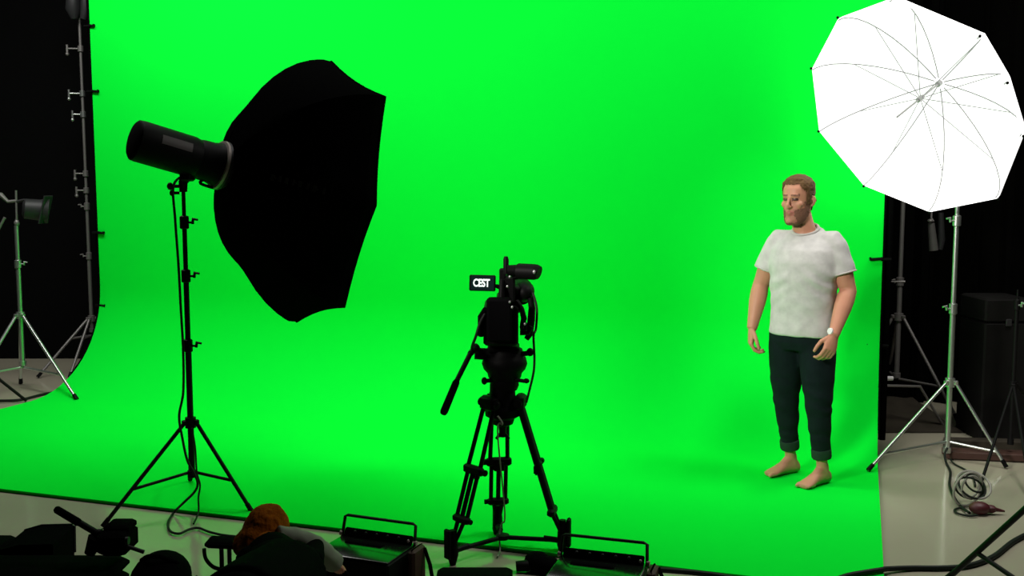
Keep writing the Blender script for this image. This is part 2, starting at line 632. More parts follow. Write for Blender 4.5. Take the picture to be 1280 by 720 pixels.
um = thing('umbrella', 'white glowing photo umbrella opened above the barefoot man', 'umbrella', UC + ua * UH)
uths = [math.radians(a) for a in (3, 10, 18, 27, 36, 46, 56, 66, 76, 84, 90)]
uf = MB()
uf.rings([um_ring(t) for t in uths], cap=False)
uf.add(um_ring(uths[0]), [list(range(UN * 5))])
uf.build('canopy', M['umbrella'], um, recalc=False)
for i in range(UN):
    r_ = MB()
    r_.tube([um_ring(t, .985)[i * 5] - ua * .008 for t in uths], .0038, 6)
    r_.build('rib', M['rib'], um)
    tp = MB()
    tp.ell(tips[i] + (tips[i] - UC).normalized() * .006, (.009, .009, .009), nu=8, nv=6)
    tp.build('rib_tip', M['black_plas'], um)
    # stretcher from the runner to the rib
    s_ = MB()
    s_.rod(UC + ua * .10, um_ring(math.radians(50), .97)[i * 5] - ua * .01, .0026)
    s_.build('stretcher', M['rib'], um)
s_ = MB()
s_.rod(UC + ua * (UH + .26), UC - ua * .16, .006)
s_.build('shaft', M['rib_dark'], um)
s_ = MB()
s_.lathe([(.006, -.03), (.015, -.028), (.017, .0), (.012, .03), (.006, .032)], UC + ua * .1, ua, 12)
s_.build('runner', M['rib_dark'], um)
s_ = MB()
s_.lathe([(.006, -.02), (.018, -.018), (.018, .012), (.006, .014)], UC + ua * (UH - .015), ua, 12)
s_.build('crown_hub', M['rib_dark'], um)

UB = V((2.772, 6.49, 0))
utop = UC + ua * (UH + .24)
us = stand('light_stand', 'silver light stand with splayed legs carrying the white umbrella', UB, utop.z - .03, zat(478, 6.49, 1187),
           [flo(1085, 590, TK), flo(1258, 586), (UB.x + .24, UB.y + .58, 0)], (zat(552, 6.49, 1183), zat(556, 6.49, 1183)), M['silver'], r=.0175, zbot=zat(566, 6.49, 1183),
           knobs=(zat(386, 6.49, 1192), zat(276, 6.49, 1198)), knob_dir=(-1, -.3, 0), rleg=.0105)
cl = MB()
cl.lathe([(.01, -.03), (.024, -.028), (.024, .03), (.01, .032)], utop - V((0, 0, .02)), V((0, 0, 1)), 12)
cl.rod(utop + V((0, -.02, 0)), utop + V((.09, -.05, 0)), .007)
cl.ell(utop + V((.095, -.05, 0)), (.016, .016, .016))
cl.build('umbrella_bracket', M['silver'], us)

# --- silver stand further back, right edge of screen
B2 = flo(1119, 512)
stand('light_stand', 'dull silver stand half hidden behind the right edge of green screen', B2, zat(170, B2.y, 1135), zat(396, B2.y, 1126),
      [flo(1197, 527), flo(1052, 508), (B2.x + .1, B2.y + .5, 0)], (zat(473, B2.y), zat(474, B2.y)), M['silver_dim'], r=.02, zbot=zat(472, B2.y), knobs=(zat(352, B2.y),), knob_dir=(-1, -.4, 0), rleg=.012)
bf = thing('metal_frame_support', 'low bent metal support beside the rear silver stand at screen edge', 'support', flo(1110, 525))
q = MB()
yb = 7.25
q.tube([at(1131, 352, yb), at(1110, 352, yb), at(1107, 420, yb), at(1106, 482, yb)], .009, 8)
q.build('upright', M['silver_dim'], bf)
q = MB()
q.tube([at(1106, 482, yb), at(1150, 483, yb), flo(1180, 534, .012)], .010, 8)
q.tube([at(1106, 482, yb), flo(1098, 540, .012)], .010, 8)
q.build('leg', M['silver_dim'], bf)
q = MB()
q.rod(at(1098, 473, 7.12), at(1116, 473, 7.12), .016)
q.build('white_sleeve', M['white'], bf)

# --- left rear stands
BA = flo(30, 487)
stand('light_stand', 'silver light stand at the far left with a leg on the green sheet', BA, zat(282, BA.y, 21), zat(394, BA.y, 26),
      [flo(96, 501, TK), flo(-42, 500), flo(26, 481)], (zat(459, BA.y), zat(460, BA.y)), M['silver'], r=.02, zbot=zat(457, BA.y), knobs=(zat(330, BA.y),), knob_dir=(1, 0, 0), rleg=.0135)
BB = flo(117, 463)
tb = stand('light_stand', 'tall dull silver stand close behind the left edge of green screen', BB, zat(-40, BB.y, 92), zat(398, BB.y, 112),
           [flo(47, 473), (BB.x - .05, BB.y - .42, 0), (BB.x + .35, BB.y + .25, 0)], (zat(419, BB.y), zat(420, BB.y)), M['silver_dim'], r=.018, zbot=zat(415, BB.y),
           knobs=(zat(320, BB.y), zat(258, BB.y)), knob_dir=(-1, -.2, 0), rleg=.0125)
for i, (px, py, L) in enumerate([(101, 61, 15), (102, 117, 15), (103, 143, 12), (106, 217, 12), (107, 238, 11)]):
    p = at(px, py, BB.y)
    p.x = BB.x
    p.y = BB.y
    q = MB()
    d = V((-1, -.15, 0)).normalized()
    ll = L * BB.y / F * 1.05
    q.rod(p, p + d * ll, .008)
    q.rod(p + d * ll + V((0, 0, .035)), p + d * ll - V((0, 0, .05)), .011)
    q.ell(p + d * ll - V((0, 0, .05)), (.017, .017, .017), nu=8, nv=6)
    q.lathe([(.012, -.03), (.026, -.025), (.026, .025), (.012, .03)], p, V((0, 0, 1)), 10)
    q.build('grip_handle', M['silver'] if i in (1, 2) else M['silver_dim'], tb)
lamp = thing('hanging_sandbag', 'dim grey bag strapped high on the left rear stand', 'bag', (BB.x - .05, BB.y - .05, 3.1))
q = MB()
p0 = at(96, -18, BB.y - .07)
p1 = at(96, 24, BB.y - .07)
q.tube([p0 + V((-.02, 0, 0)), p0.lerp(p1, .3) + V((-.03, 0, 0)), p0.lerp(p1, .7) + V((-.03, 0, 0)), p1 + V((-.02, 0, 0))], [.03, .06, .07, .03], 14)
q.tube([p0 + V((.07, 0, 0)), p0.lerp(p1, .3) + V((.075, 0, 0)), p0.lerp(p1, .7) + V((.08, 0, 0)), p1 + V((.06, 0, 0))], [.02, .04, .045, .03], 14)
q.build('bag', M['dim'], lamp)
q = MB()
q.tube([p0 + V((-.02, 0, .0)), p0 + V((.02, .02, .05)), p0 + V((.07, 0, 0))], .012, 8)
q.build('strap', M['dim'], lamp)

# dim studio lamp carried by the far left stand
fx = thing('studio_lamp', 'dark studio lamp with side arm on top of the far left stand', 'lamp', at(21, 282, BA.y))
q = MB()
yq = BA.y
q.tube([at(21, 281, yq), at(20, 238, yq)], .009, 8)
q.tube([at(21, 251, yq), at(10, 252, yq), at(2, 244, yq), at(-14, 243, yq)], [.012, .014, .022, .022], 8)
q.build('mounting_arm', M['silver_dim'], fx)
q = MB()
q.tube([at(-2, 287, yq), at(6, 272, yq)], .012, 8)
q.ell(at(21, 279, yq), (.022, .022, .03))
q.build('clamp', M['silver_dim'], fx)
q = MB()
cc = at(44, 262, yq)
q.lathe([(.05, -.1), (.085, -.08), (.09, .04), (.11, .1), (.1, .105)], cc, V((.85, .4, -.1)), 18)
q.tube([at(21, 252, yq), at(30, 250, yq), at(42, 252, yq)], .012, 8)
q.build('lamp_housing', M['dim'], fx)
q = MB()
q.box(at(57, 262, yq), (.012, .16, .24), Matrix.Rotation(.25, 3, 'Y'), .003)
q.build('barn_door', M['dim'], fx)

cable('thin dark cable lying along the grey floor at the far left', [flo(-40, 501, .01), flo(0, 501, .01), flo(25, 500, .01), flo(50, 494, .01), flo(70, 490, .01), flo(89, 487, .01)], .012, M['cable'])
q = MB()
q.tube([at(-30, 440, 8.2), flo(0, 475, .2), flo(33, 501, .012)], .012, 8)
tag(q.build('boom_rod', M['black']), 'dark thin rod leaning down to the floor at far left', 'rod')

# ------------------------------------------------------------------ video tripod
TC = V((-.045, 4.86, 0))
tp = thing('camera_tripod', 'black twin tube video tripod standing at the centre', 'tripod', TC)
zb = zat(497, TC.y)
feetT = [flo(566, 706), flo(703, 692), flo(622, 672)]
up = V((0, 0, 1))
for i, f in enumerate(feetT):
    d = V((f.x - TC.x, f.y - TC.y, 0))
    dn = d.normalized()
    tg = V((-dn.y, dn.x, 0))
    top = TC + up * (zb - .03) + dn * .085
    end = f + up * .045
    L = end - top
    k1, k2 = .43, .76
    if i == 2:
        k1, k2 = .47, .78
    a0, a1, a2 = top, top + L * k1, top + L * k2
    sp_ = .35 if i == 1 else 1.0
    rt = .0165 if i == 1 else .0105
    leg = MB()
    for s in (-1, 1):
        leg.rod(a0 + tg * .036 * s * sp_, a1 + tg * .043 * s * sp_, rt)
    lg = leg.build('leg', M['black'], tp)
    q = MB()
    for s in (-1, 0, 1):
        q.rod(a1 + tg * .036 * s * sp_, a2 + tg * .036 * s * sp_, rt - .0005 if s else .011)
    q.build('middle_stage', M['black'], lg)
    q = MB()
    rot = Matrix((tg, dn, up)).transposed()
    q.box(a1, (.125 * sp_, .034, .042), rot, .008)
    q.box(a1 - dn * .008 + up * -.02, (.06, .022, .05), rot, .008)
    q.rod(a1 + tg * .06, a1 + tg * .085, .015)
    q.build('leg_clamp', M['black_plas'], lg)
    q = MB()
    q.box(a2, (.105, .036, .034), rot, .008)
    q.rod(a2 + tg * .05, a2 + tg * .068, .012)
    q.build('leg_clamp', M['black_plas'], lg)
    q = MB()
    for s in (-1, 1):
        q.tube([a2 + tg * .022 * s, end + tg * .008 * s + up * .05], .010, 8)
    q.build('lower_stage', M['black'], lg)
    q = MB()
    q.tube([end + up * .12 - dn * .0, end + up * .06, end, f], [.016, .024, .026, .014], 10)
    q.box(end + up * .06 + dn * .03, (.04, .02, .14), rot, .006)
    q.build('foot', M['black_plas'], lg)
    q = MB()
    q.rod(end + up * .02, V((TC.x, TC.y, .06)) + dn * .03, .011)
    q.rod(end + up * .02 - dn * .02, end - dn * .09 + up * .024, .014)
    q.build('ground_spreader', M['black'], tp)
    q = MB()
    q.box(top + up * .015, (.1, .05, .07), rot, .012)
    q.rod(top + tg * -.06 + up * .015, top + tg * .06 + up * .015, .02)
    q.ell(top + tg * .06 + up * .02, (.01, .01, .01), nu=8, nv=6)
    q.build('leg_hinge', M['black_plas'], tp)
q = MB()
q.lathe([(.02, -.01), (.032, -.008), (.032, .012), (.02, .014)], V((TC.x, TC.y, .06)), up, 14)
q.build('spreader_hub', M['black'], tp)
q = MB()
q.lathe([(.03, -.135), (.05, -.125), (.058, -.10), (.082, -.085), (.086, -.05), (.07, -.03), (.062, -.01), (.060, .07)], V((TC.x, TC.y, zb)), up, 24)
q.build('bowl', M['black_plas'], tp)
q = MB()
q.tube([TC + up * (zb - .14), TC + up * (zb - .19)], [.02, .014], 10)
for s in (-1, 1):
    q.rod(TC + up * (zb - .16), TC + up * (zb - .18) + V((.03 * s, 0, -.02)), .008)
q.build('bowl_knob', M['black'], tp)
hz = zat(490, TC.y)
q = MB()
q.lathe([(.06, .04), (.068, .06), (.066, .085), (.078, .10), (.082, .12), (.1, .14), (.108, .165), (.1, .195), (.088, .21), (.084, .235), (.05, .24)], V((TC.x + .01, TC.y, zb)), up, 28)
q.rod(V((TC.x - .13, TC.y - .02, zb + .215)), V((TC.x + .09, TC.y, zb + .2)), .028)
q.box(V((TC.x + .005, TC.y, zb + .24)), (.15, .16, .03), None, .008)
q.build('fluid_head', M['black_plas'], tp)
q = MB()
q.rod(V((TC.x + .09, TC.y - .03, zb + .215)), V((TC.x + .125, TC.y - .04, zb + .22)), .012)
q.ell(V((TC.x + .13, TC.y - .04, zb + .225)), (.018, .014, .02))
q.rod(V((TC.x + .06, TC.y - .05, zb + .095)), V((TC.x + .11, TC.y - .06, zb + .09)), .009)
q.ell(V((TC.x + .112, TC.y - .06, zb + .092)), (.015, .012, .012))
q.rod(V((TC.x - .03, TC.y - .03, zb + .09)), V((TC.x - .085, TC.y - .04, zb + .088)), .010)
q.ell(V((TC.x - .085, TC.y - .04, zb + .088)), (.014, .014, .018))
q.build('head_knob', M['black_plas'], tp)
q = MB()
h0, h1, h2, h3 = at(594, 435, 4.80), at(588, 442, 4.72), at(571, 476, 4.62), at(554, 517, 4.5)
q.tube([V((TC.x - .10, TC.y - .02, zb + .215)), h0, h1], [.02, .016, .014], 10)
q.ell(h0, (.022, .022, .022))
q.tube([h1, h2], [.012, .0115], 10)
gh = q.build('pan_handle', M['black'], tp)
q = MB()
q.tube([h2, h2.lerp(h3, .06), h2.lerp(h3, .94), h3], [.013, .0165, .0175, .014], 12)
q.build('grip', M['black_soft'], gh)

# ------------------------------------------------------------------ video camera on the tripod
vc = thing('video_camera', 'black professional video camera seen from behind with lit monitor', 'camera', (TC.x, TC.y, zb + .255))
yc = 4.80


def bx(x0, x1, y0, y1, Y, dep, bev=.008):
    a, b = at(x0, y0, Y), at(x1, y1, Y)
    c = (a + b) / 2
    c.y = Y + dep / 2
    return c, (abs(b.x - a.x), dep, abs(a.z - b.z)), None, bev


q = MB()
q.box(*bx(604, 648, 384, 433, 4.70, .36, .012))
q.box(*bx(620, 652, 372, 392, 4.78, .30, .012))
q.build('body', M['black_plas'], vc)
q = MB()
q.box(*bx(608, 640, 374, 428, 4.60, .10, .01))
q.tube([at(607, 386, 4.66), at(602, 396, 4.68), at(601, 420, 4.70)], [.012, .018, .014], 8)
q.build('battery', M['black_soft'], vc)
q = MB()
q.tube([at(626, 385, 4.72), at(627, 365, 4.72), at(628, 345, 4.76), at(633, 338, 4.85), at(636, 338, 5.02), at(637, 348, 5.06)], [.016, .014, .014, .015, .015, .013], 10)
q.box(*bx(624, 632, 336, 366, 4.74, .05, .006))
q.build('top_handle', M['black_plas'], vc)
q = MB()
q.tube([at(632.5, 342, 4.72), at(632.5, 324, 4.72), at(632.5, 320.5, 4.72)], [.0125, .0125, .008], 10)
q.build('microphone', M['black_plas'], vc)
q = MB()
q.tube([at(634, 338, 4.70), at(645, 338, 4.70), at(648, 339, 4.69), at(668, 340, 4.66), at(671, 340, 4.655), at(674, 341, 4.65)], [.024, .026, .036, .036, .034, .03], 16)
q.box(*bx(640, 650, 334, 350, 4.7, .05, .01))
q.box(*bx(624, 644, 346, 380, 4.74, .07, .01))
vf = q.build('viewfinder', M['black_plas'], vc)
q = MB()
q.ell(at(667.5, 340, 4.61), (.006, .006, .009), nu=8, nv=6)
q.build('screw', M['glint'], vf)
q = MB()
q.tube([at(630, 356, 4.74), at(643, 362, 4.78), at(652, 364, 4.86), at(660, 364, 4.9)], [.012, .02, .03, .03], 12)
q.ell(at(655, 364, 4.86), (.05, .09, .05))
q.box(*bx(642, 664, 356, 376, 4.8, .06, .012))
q.lathe([(.03, -.1), (.048, -.09), (.05, .06), (.058, .1), (.058, .16), (.04, .165)], at(652, 366, 4.98), V((0, 1, 0)), 22)
q.build('lens', M['black_plas'], vc)
q = MB()
q.tube([at(663, 372, 4.8), at(665, 385, 4.8), at(664, 400, 4.8), at(662, 418, 4.8), at(658, 424, 4.8)], [.014, .016, .018, .016, .012], 10)
q.tube([at(646, 376, 4.72), at(652, 386, 4.7), at(655, 398, 4.7), at(652, 410, 4.7)], [.010, .012, .014, .010], 8)
q.box(*bx(650, 659, 404, 414, 4.72, .06, .006))
q.tube([at(650, 416, 4.74), at(660, 416, 4.74), at(664, 408, 4.74)], .012, 8)
q.build('lens_control', M['black_plas'], vc)
q = MB()
for px, py in [(637, 377.5), (640, 384), (634, 358), (656, 405), (637, 346)]:
    q.ell(at(px, py, 4.585), (.005, .004, .006), nu=8, nv=6)
q.build('screw', M['glint'], vc)
# fold-out monitor
mon = MB()
mc, ms, _, _ = bx(586.5, 619.5, 344, 364, 4.72, .018)
mrot = Matrix.Rotation(math.radians(1.5), 3, 'Y')
mon.box(mc, ms, mrot, .004)
mon.tube([at(618, 357, 4.73), at(622, 358, 4.74), at(627, 360, 4.75)], [.007, .01, .01], 8)
mo = mon.build('monitor', M['black_plas'], vc)
q = MB()
q.box(mc + V((0, -.0095, 0)), (ms[0] * .88, .002, ms[2] * .86), mrot, 0)
q.build('screen', M['screen'], mo, smooth=False)
tcv = bpy.data.curves.new('screen_text', 'FONT')
tcv.body = 'CEST'
tcv.size = .052
tcv.align_x = 'CENTER'
tcv.align_y = 'CENTER'
tcv.offset = .0016
tcv.extrude = .0006
tcv.space_character = .92
to = bpy.data.objects.new('screen_text_curve', tcv)
COL.objects.link(to)
bpy.context.view_layer.update()
tme = bpy.data.meshes.new_from_object(to.evaluated_get(bpy.context.evaluated_depsgraph_get()))
bpy.data.objects.remove(to)
tme.materials.clear()
tme.materials.append(M['text'])
w_ = max(v.co.x for v in tme.vertices) - min(v.co.x for v in tme.vertices)
h_ = max(v.co.y for v in tme.vertices) - min(v.co.y for v in tme.vertices)
sw, shh = 21.0 / F * 4.72, 10.2 / F * 4.72
tx = at(601.8, 354, 4.72)
TM = Matrix.Translation((tx.x, mc.y - .0125, tx.z)) @ Matrix.Rotation(PI / 2, 4, 'X') @ Matrix.Rotation(math.radians(-1.5), 4, 'Z') @ Matrix.Diagonal((sw / w_, shh / h_, 1, 1))
tme.transform(TM)
ton = bpy.data.objects.new('screen_text', tme)
COL.objects.link(ton)
ton.parent = mo
ton.matrix_parent_inverse = world_of(mo).inverted()

cable('thin cable hanging from the camera right side down to the tripod', [at(666, 366, 4.80), at(671, 385, 4.78), at(670, 410, 4.78), at(667, 420, 4.76), at(668, 445, 4.76), at(667, 465, 4.77), at(662, 487, 4.8), at(658, 503, 4.82)], .0055, M['cable'])
cable('short cable looping on the camera left side above the pan handle', [at(606, 392, 4.66), at(600, 404, 4.66), at(595, 420, 4.66), at(590, 434, 4.7), at(592, 437, 4.74)], .0065, M['cable'])
cable('thin cable wound around the rear tripod leg near its foot', [at(622, 520, 4.72), at(628, 530, 4.72), at(622, 540, 4.74), at(631, 640, 4.84), at(627, 655, 4.86), at(624, 668, 4.86), flo(625, 688, .01), flo(622, 696, .01)], .004, M['cable_grey'])

# ------------------------------------------------------------------ remeshing helper for figures
def fuse(mb, name, m, parent=None, vox=.006, smooth=4, fac=.5, wrinkle=None, xf=None):
    o = mb.build('tmp_blob', m)
    md = o.modifiers.new('r', 'REMESH')
    md.mode = 'VOXEL'
    md.voxel_size = vox
    if smooth:
        s = o.modifiers.new('s', 'SMOOTH')
        s.iterations = smooth
        s.factor = fac
    bpy.context.view_layer.update()
    me = bpy.data.meshes.new_from_object(o.evaluated_get(bpy.context.evaluated_depsgraph_get()))
    me.materials.clear()
    for x in (m if isinstance(m, list) else [m]):
        me.materials.append(x)
    bpy.data.objects.remove(o)
    me.name = name
    if wrinkle:
        nrm = [v.normal.copy() for v in me.vertices]
        for v, n in zip(me.vertices, nrm):
            v.co += n * wrinkle(v.co, n)
    if xf:
        me.transform(xf)
    me.polygons.foreach_set('use_smooth', [True] * len(me.polygons))
    o = bpy.data.objects.new(name, me)
    COL.objects.link(o)
    if parent:
        o.parent = parent
        o.matrix_parent_inverse = world_of(parent).inverted()
    return o


def shell_from(src, pred, off, name, m, parent, disp=None, inv=None):
    """a skin of faces picked from a figure, lifted off it: hair, beard"""
    me = src.data
    vmap, vs, fs = {}, [], []
    for p in me.polygons:
        c = inv @ p.center if inv else p.center
        if pred(c):
            f = []
            for i in p.vertices:
                if i not in vmap:
                    v = me.vertices[i]
                    l = inv @ v.co if inv else v.co
                    h = off(l)
                    vmap[i] = len(vs)
                    vs.append(v.co + v.normal * h)
                f.append(vmap[i])
            fs.append(f)
    mb = MB()
    mb.add(vs, fs)
    o = mb.build(name, m, parent, recalc=False)
    return o


def oval_rings(spec, n=28, rot=None, pw=2.0):
    """spec rows: centre (x,y,z), half width x, half depth y"""
    out = []
    for c, rx, ry in spec:
        ring = []
        for j in range(n):
            a = 2 * PI * j / n
            cx, sy = math.cos(a), math.sin(a)
            e = 2 / pw
            x = rx * math.copysign(abs(cx) ** e, cx)
            y = ry * math.copysign(abs(sy) ** e, sy)
            p = V((x, y, 0))
            ring.append(V(c) + (rot @ p if rot else p))
        out.append(ring)
    return out


def finger(mb, base, dirs, lens, r):
    """chain of three bones, tapering"""
    pts = [V(base)]
    for d, l in zip(dirs, lens):
        pts.append(pts[-1] + V(d).normalized() * l)
    rs = [r * 1.08, r * 1.0, r * .92, r * .78]
    mb.tube(pts, rs, 10)
    for p, q in zip(pts, rs):
        mb.ell(p, (q, q, q), nu=10, nv=6)


def hand(mb, wrist, axis, back, inward, curl, scale=1.0):
    """axis: wrist to knuckles; back: out of the back of the hand; inward: towards the thumb"""
    a = V(axis).normalized()
    b = V(back)
    b = (b - a * b.dot(a)).normalized()
    t = a.cross(b).normalized()
    if t.dot(V(inward)) < 0:
        t = -t
    w = V(wrist)
    s = scale
    R = []
    for k, hw, hd in ((0, .027, .021), (.03, .033, .020), (.06, .040, .018), (.09, .041, .015)):
        c = w + a * k * s
        R.append([c + t * math.cos(2 * PI * j / 14) * hw * s + b * math.sin(2 * PI * j / 14) * hd * s for j in range(14)])
    mb.rings(R)
    for i, (off, L, r) in enumerate(((.030, .94, .0098), (.0105, 1.04, .0102), (-.010, .98, .0097), (-.029, .80, .0088))):
        kn = w + a * .088 * s + t * off * s + b * .003
        c = curl + .06 * i
        dirs = []
        ang = .25
        for seg in range(3):
            ang += c * (.55 if seg == 0 else 1.0)
            dirs.append(a * math.cos(ang) - b * math.sin(ang) + t * off * .6)
        finger(mb, kn, dirs, (.043 * L * s, .028 * L * s, .022 * L * s), r * s)
    th0 = w + a * .028 * s + t * .026 * s - b * .006
    finger(mb, th0, ((a * .75 + t * .62 - b * .3), (a * .95 + t * .22 - b * .35), (a * 1.0 + t * .05 - b * .4)), (.040 * s, .032 * s, .026 * s), .0115 * s)


# ------------------------------------------------------------------ the man on the green floor
PB = V((1.68, 5.95, TK))
YAW = math.radians(-37)
PX = Matrix.Translation(PB) @ Matrix.Rotation(YAW, 4, 'Z')
man = thing('person', 'barefoot man in grey t-shirt and dark trousers standing on the green floor', 'person', PB)

HC = V((-.035, -.035, 1.634))          # head centre
HR = Matrix.Rotation(math.radians(-9), 3, 'Z') @ Matrix.Rotation(math.radians(2), 3, 'X')
HX = Matrix.Translation(HC) @ HR.to_4x4()
body = MB()


def hp(x, y, z):
    return HC + HR @ V((x, y, z))


# head, front is -y
hs = []
for z, hw, yf, yb_ in ((-.130, .030, -.086, -.02), (-.120, .045, -.094, .0), (-.10, .056, -.097, .035), (-.075, .064, -.096, .06), (-.045, .070, -.094, .077), (-.015, .074, -.092, .087), (.015, .077, -.094, .093), (.045, .079, -.096, .096), (.075, .078, -.092, .094), (.1, .071, -.078, .083), (.12, .056, -.056, .062), (.134, .034, -.03, .036), (.139, .012, -.008, .014)):
    hs.append([hp(hw * math.copysign(abs(math.cos(2 * PI * j / 32)) ** .9, math.cos(2 * PI * j / 32)),
                  (yf + yb_) / 2 + (yb_ - yf) / 2 * math.sin(2 * PI * j / 32), z) for j in range(32)])
body.rings(hs)
# nose, brow, cheek bones, lips, chin, ears
body.tube([hp(0, -.092, .028), hp(0, -.102, .006), hp(0, -.116, -.018), hp(0, -.117, -.027), hp(0, -.098, -.033)], [.008, .009, .012, .013, .008], 10)
for s in (-1, 1):
    body.ell(hp(.011 * s, -.104, -.027), (.009, .011, .008))
    body.tube([hp(.008 * s, -.094, .031), hp(.028 * s, -.094, .036), hp(.048 * s, -.078, .030)], [.008, .009, .006], 8)
    body.ell(hp(.042 * s, -.068, -.014), (.024, .018, .022))
    body.ell(hp(.031 * s, -.087, .015), (.0135, .010, .008))
    body.tube([hp(.077 * s, .006, -.028), hp(.086 * s, .016, -.018), hp(.090 * s, .024, .004), hp(.088 * s, .02, .026), hp(.080 * s, .006, .028)], [.006, .008, .009, .008, .006], 8)
    body.ell(hp(.081 * s, .012, .002), (.009, .014, .024))
body.tube([hp(-.024, -.088, -.060), hp(-.01, -.100, -.057), hp(0, -.101, -.059), hp(.01, -.100, -.057), hp(.024, -.088, -.060)], [.004, .0068, .0062, .0068, .004], 8)
body.tube([hp(-.022, -.088, -.066), hp(0, -.100, -.070), hp(.022, -.088, -.066)], [.004, .0075, .004], 8)
body.ell(hp(0, -.088, -.110), (.022, .018, .016))
# neck
body.tube([(-.01, .025, 1.40), (-.015, .018, 1.47), (-.028, .004, 1.53), hp(0, .02, -.06)], [.075, .063, .060, .058], 20)
# trunk, kept just inside the clothes
body.rings(oval_rings([((0, 0, .80), .14, .10), ((0, 0, .9), .16, .11), ((0, 0, 1.0), .155, .10), ((0, 0, 1.1), .155, .10), ((0, 0, 1.22), .17, .108), ((0, .005, 1.33), .165, .11), ((0, .01, 1.39), .14, .085), ((0, .015, 1.43), .09, .06), ((0, .018, 1.46), .06, .05)], 28))
SHR, SHL = V((-.178, .01, 1.385)), V((.172, .01, 1.385))
ELR, ELL = V((-.262, -.01, 1.135)), V((.248, .02, 1.135))
WRR, WRL = V((-.268, -.100, .900)), V((.232, -.140, .905))
for s, e, w in ((SHR, ELR, WRR), (SHL, ELL, WRL)):
    body.tube([s, s.lerp(e, .3), s.lerp(e, .6), s.lerp(e, .88), e, e.lerp(w, .18), e.lerp(w, .4), e.lerp(w, .75), w, w + (w - e).normalized() * .01],
              [.056, .057, .055, .048, .047, .051, .049, .038, .031, .030], 18)
hand(body, WRR, (-.02, -.12, -1), (-.75, -.45, .0), (.5, -.9, 0), .58, 1.08)
hand(body, WRL, (-.12, -.42, -1), (.80, -.55, .0), (-.5, -.9, 0), .52, 1.08)
HPR, HPL = V((-.102, .01, .90)), V((.082, .0, .90))
KNR, KNL = V((-.112, .052, .475)), V((.110, -.018, .475))
ANR, ANL = V((-.106, .135, .085)), V((.128, .030, .085))
for h, k, a in ((HPR, KNR, ANR), (HPL, KNL, ANL)):
    body.tube([h, h.lerp(k, .3), h.lerp(k, .7), k, k.lerp(a, .25), k.lerp(a, .6), k.lerp(a, .88), a, a - V((0, 0, .03))], [.078, .072, .056, .047, .05, .04, .032, .034, .034], 18)


def foot(mb, ank, direction, sgn):
    d = V((*direction, 0)).normalized()
    t = V((-d.y, d.x, 0))          # to the left of travel
    z = V((0, 0, 1))
    heel = V((ank.x, ank.y, 0)) - d * .035
    R = []
    for k, hw, h, zz in ((-.045, .016, .02, .026), (-.03, .030, .036, .038), (0, .034, .052, .05), (.04, .035, .052, .050), (.085, .036, .040, .040), (.125, .042, .029, .029), (.16, .047, .021, .021), (.185, .045, .016, .016), (.195, .03, .012, .013)):
        c = heel + d * (k + .015) + z * zz
        R.append([c + t * hw * math.cos(2 * PI * j / 16) + z * h * math.sin(2 * PI * j / 16) * (1 if math.sin(2 * PI * j / 16) > 0 else min(1, zz / h)) for j in range(16)])
    mb.rings(R)
    mb.tube([ank + z * .03, ank - d * .005 - z * .02, heel + d * .02 + z * .03], [.034, .036, .034], 14)
    mb.tube([ank + d * .01, heel + d * .09 + z * .058, heel + d * .13 + z * .036], [.033, .028, .022], 12)
    for i, (o, L, r) in enumerate(((-.030, .052, .0135), (-.010, .047, .0095), (.007, .040, .009), (.022, .033, .0085), (.036, .025, .008))):
        b = heel + d * .180 + t * o * sgn + z * (r + .002)
        mb.tube([b - d * .02 - d * .004 * i + z * .004, b + d * (L * .4 - .006 * i) + z * .004, b + d * (L * .75 - .008 * i) - z * .001], [r, r * 1.02, r * .8], 10)
        mb.ell(b + d * (L * .75 - .008 * i) - z * .001, (r * .85, r * .85, r * .8), nu=10, nv=6)


foot(body, ANR, (-.42, -.88), -1)
foot(body, ANL, (-.30, -.93), 1)
bod = fuse(body, 'body', [M['skin'], M['lips'], M['eye'], M['beard'], M['stubble']], man, vox=.0048, smooth=3, fac=.45, xf=PX)
INVH = (PX @ HX).inverted()
for p in bod.data.polygons:
    c = INVH @ p.center
    if c.y < -.07 and -.08 < c.z < -.052 and abs(c.x) < .026 and c.y < -.088:
        p.material_index = 1
    elif .006 < c.z < .021 and .016 < abs(c.x) < .046 and c.y < -.07:
        p.material_index = 2
    elif .033 < c.z < .044 and .010 < abs(c.x) < .052 and c.y < -.062:
        p.material_index = 3
    elif c.length < .2 and c.y < -.06 and abs(c.x) < .05 + .006 * noise.noise(c * 90) and (-.052 < c.z < -.040 or -.125 < c.z < -.08 or (abs(c.x) > .03 and c.z < -.05)):
        p.material_index = 4


def hair_line(c):
    line = .097 + .005 * noise.noise(c * 70)
    if abs(c.x) > .045:
        line -= (abs(c.x) - .045) * 1.5
    return line


def hair_pred(c):
    if c.z < -.075 or c.y < -.2 or c.length > .25:
        return False
    fr = -.045 if abs(c.x) > .052 else -.105
    line = hair_line(c)
    if c.y < -.035:
        return c.z > line
    if c.y < .0:
        return c.z > -.012
    if c.y < .028 and abs(c.x) > .082 and c.z < .045:
        return False
    if c.y < .03:
        return c.z > .022
    return c.z > -.055


def hair_off(c):
    up_ = max(0, min(1, (c.z - .02) / .08))
    f = 1.0
    if c.y < -.035:
        f = max(.1, min(1, (c.z - hair_line(c)) / .022))
    return .002 + (.009 * up_ + .004 + .003 * noise.noise(c * 60) + .004 * up_ * noise.noise(c * 25)) * f


shell_from(bod, hair_pred, hair_off, 'hair', M['hair'], man, inv=INVH)


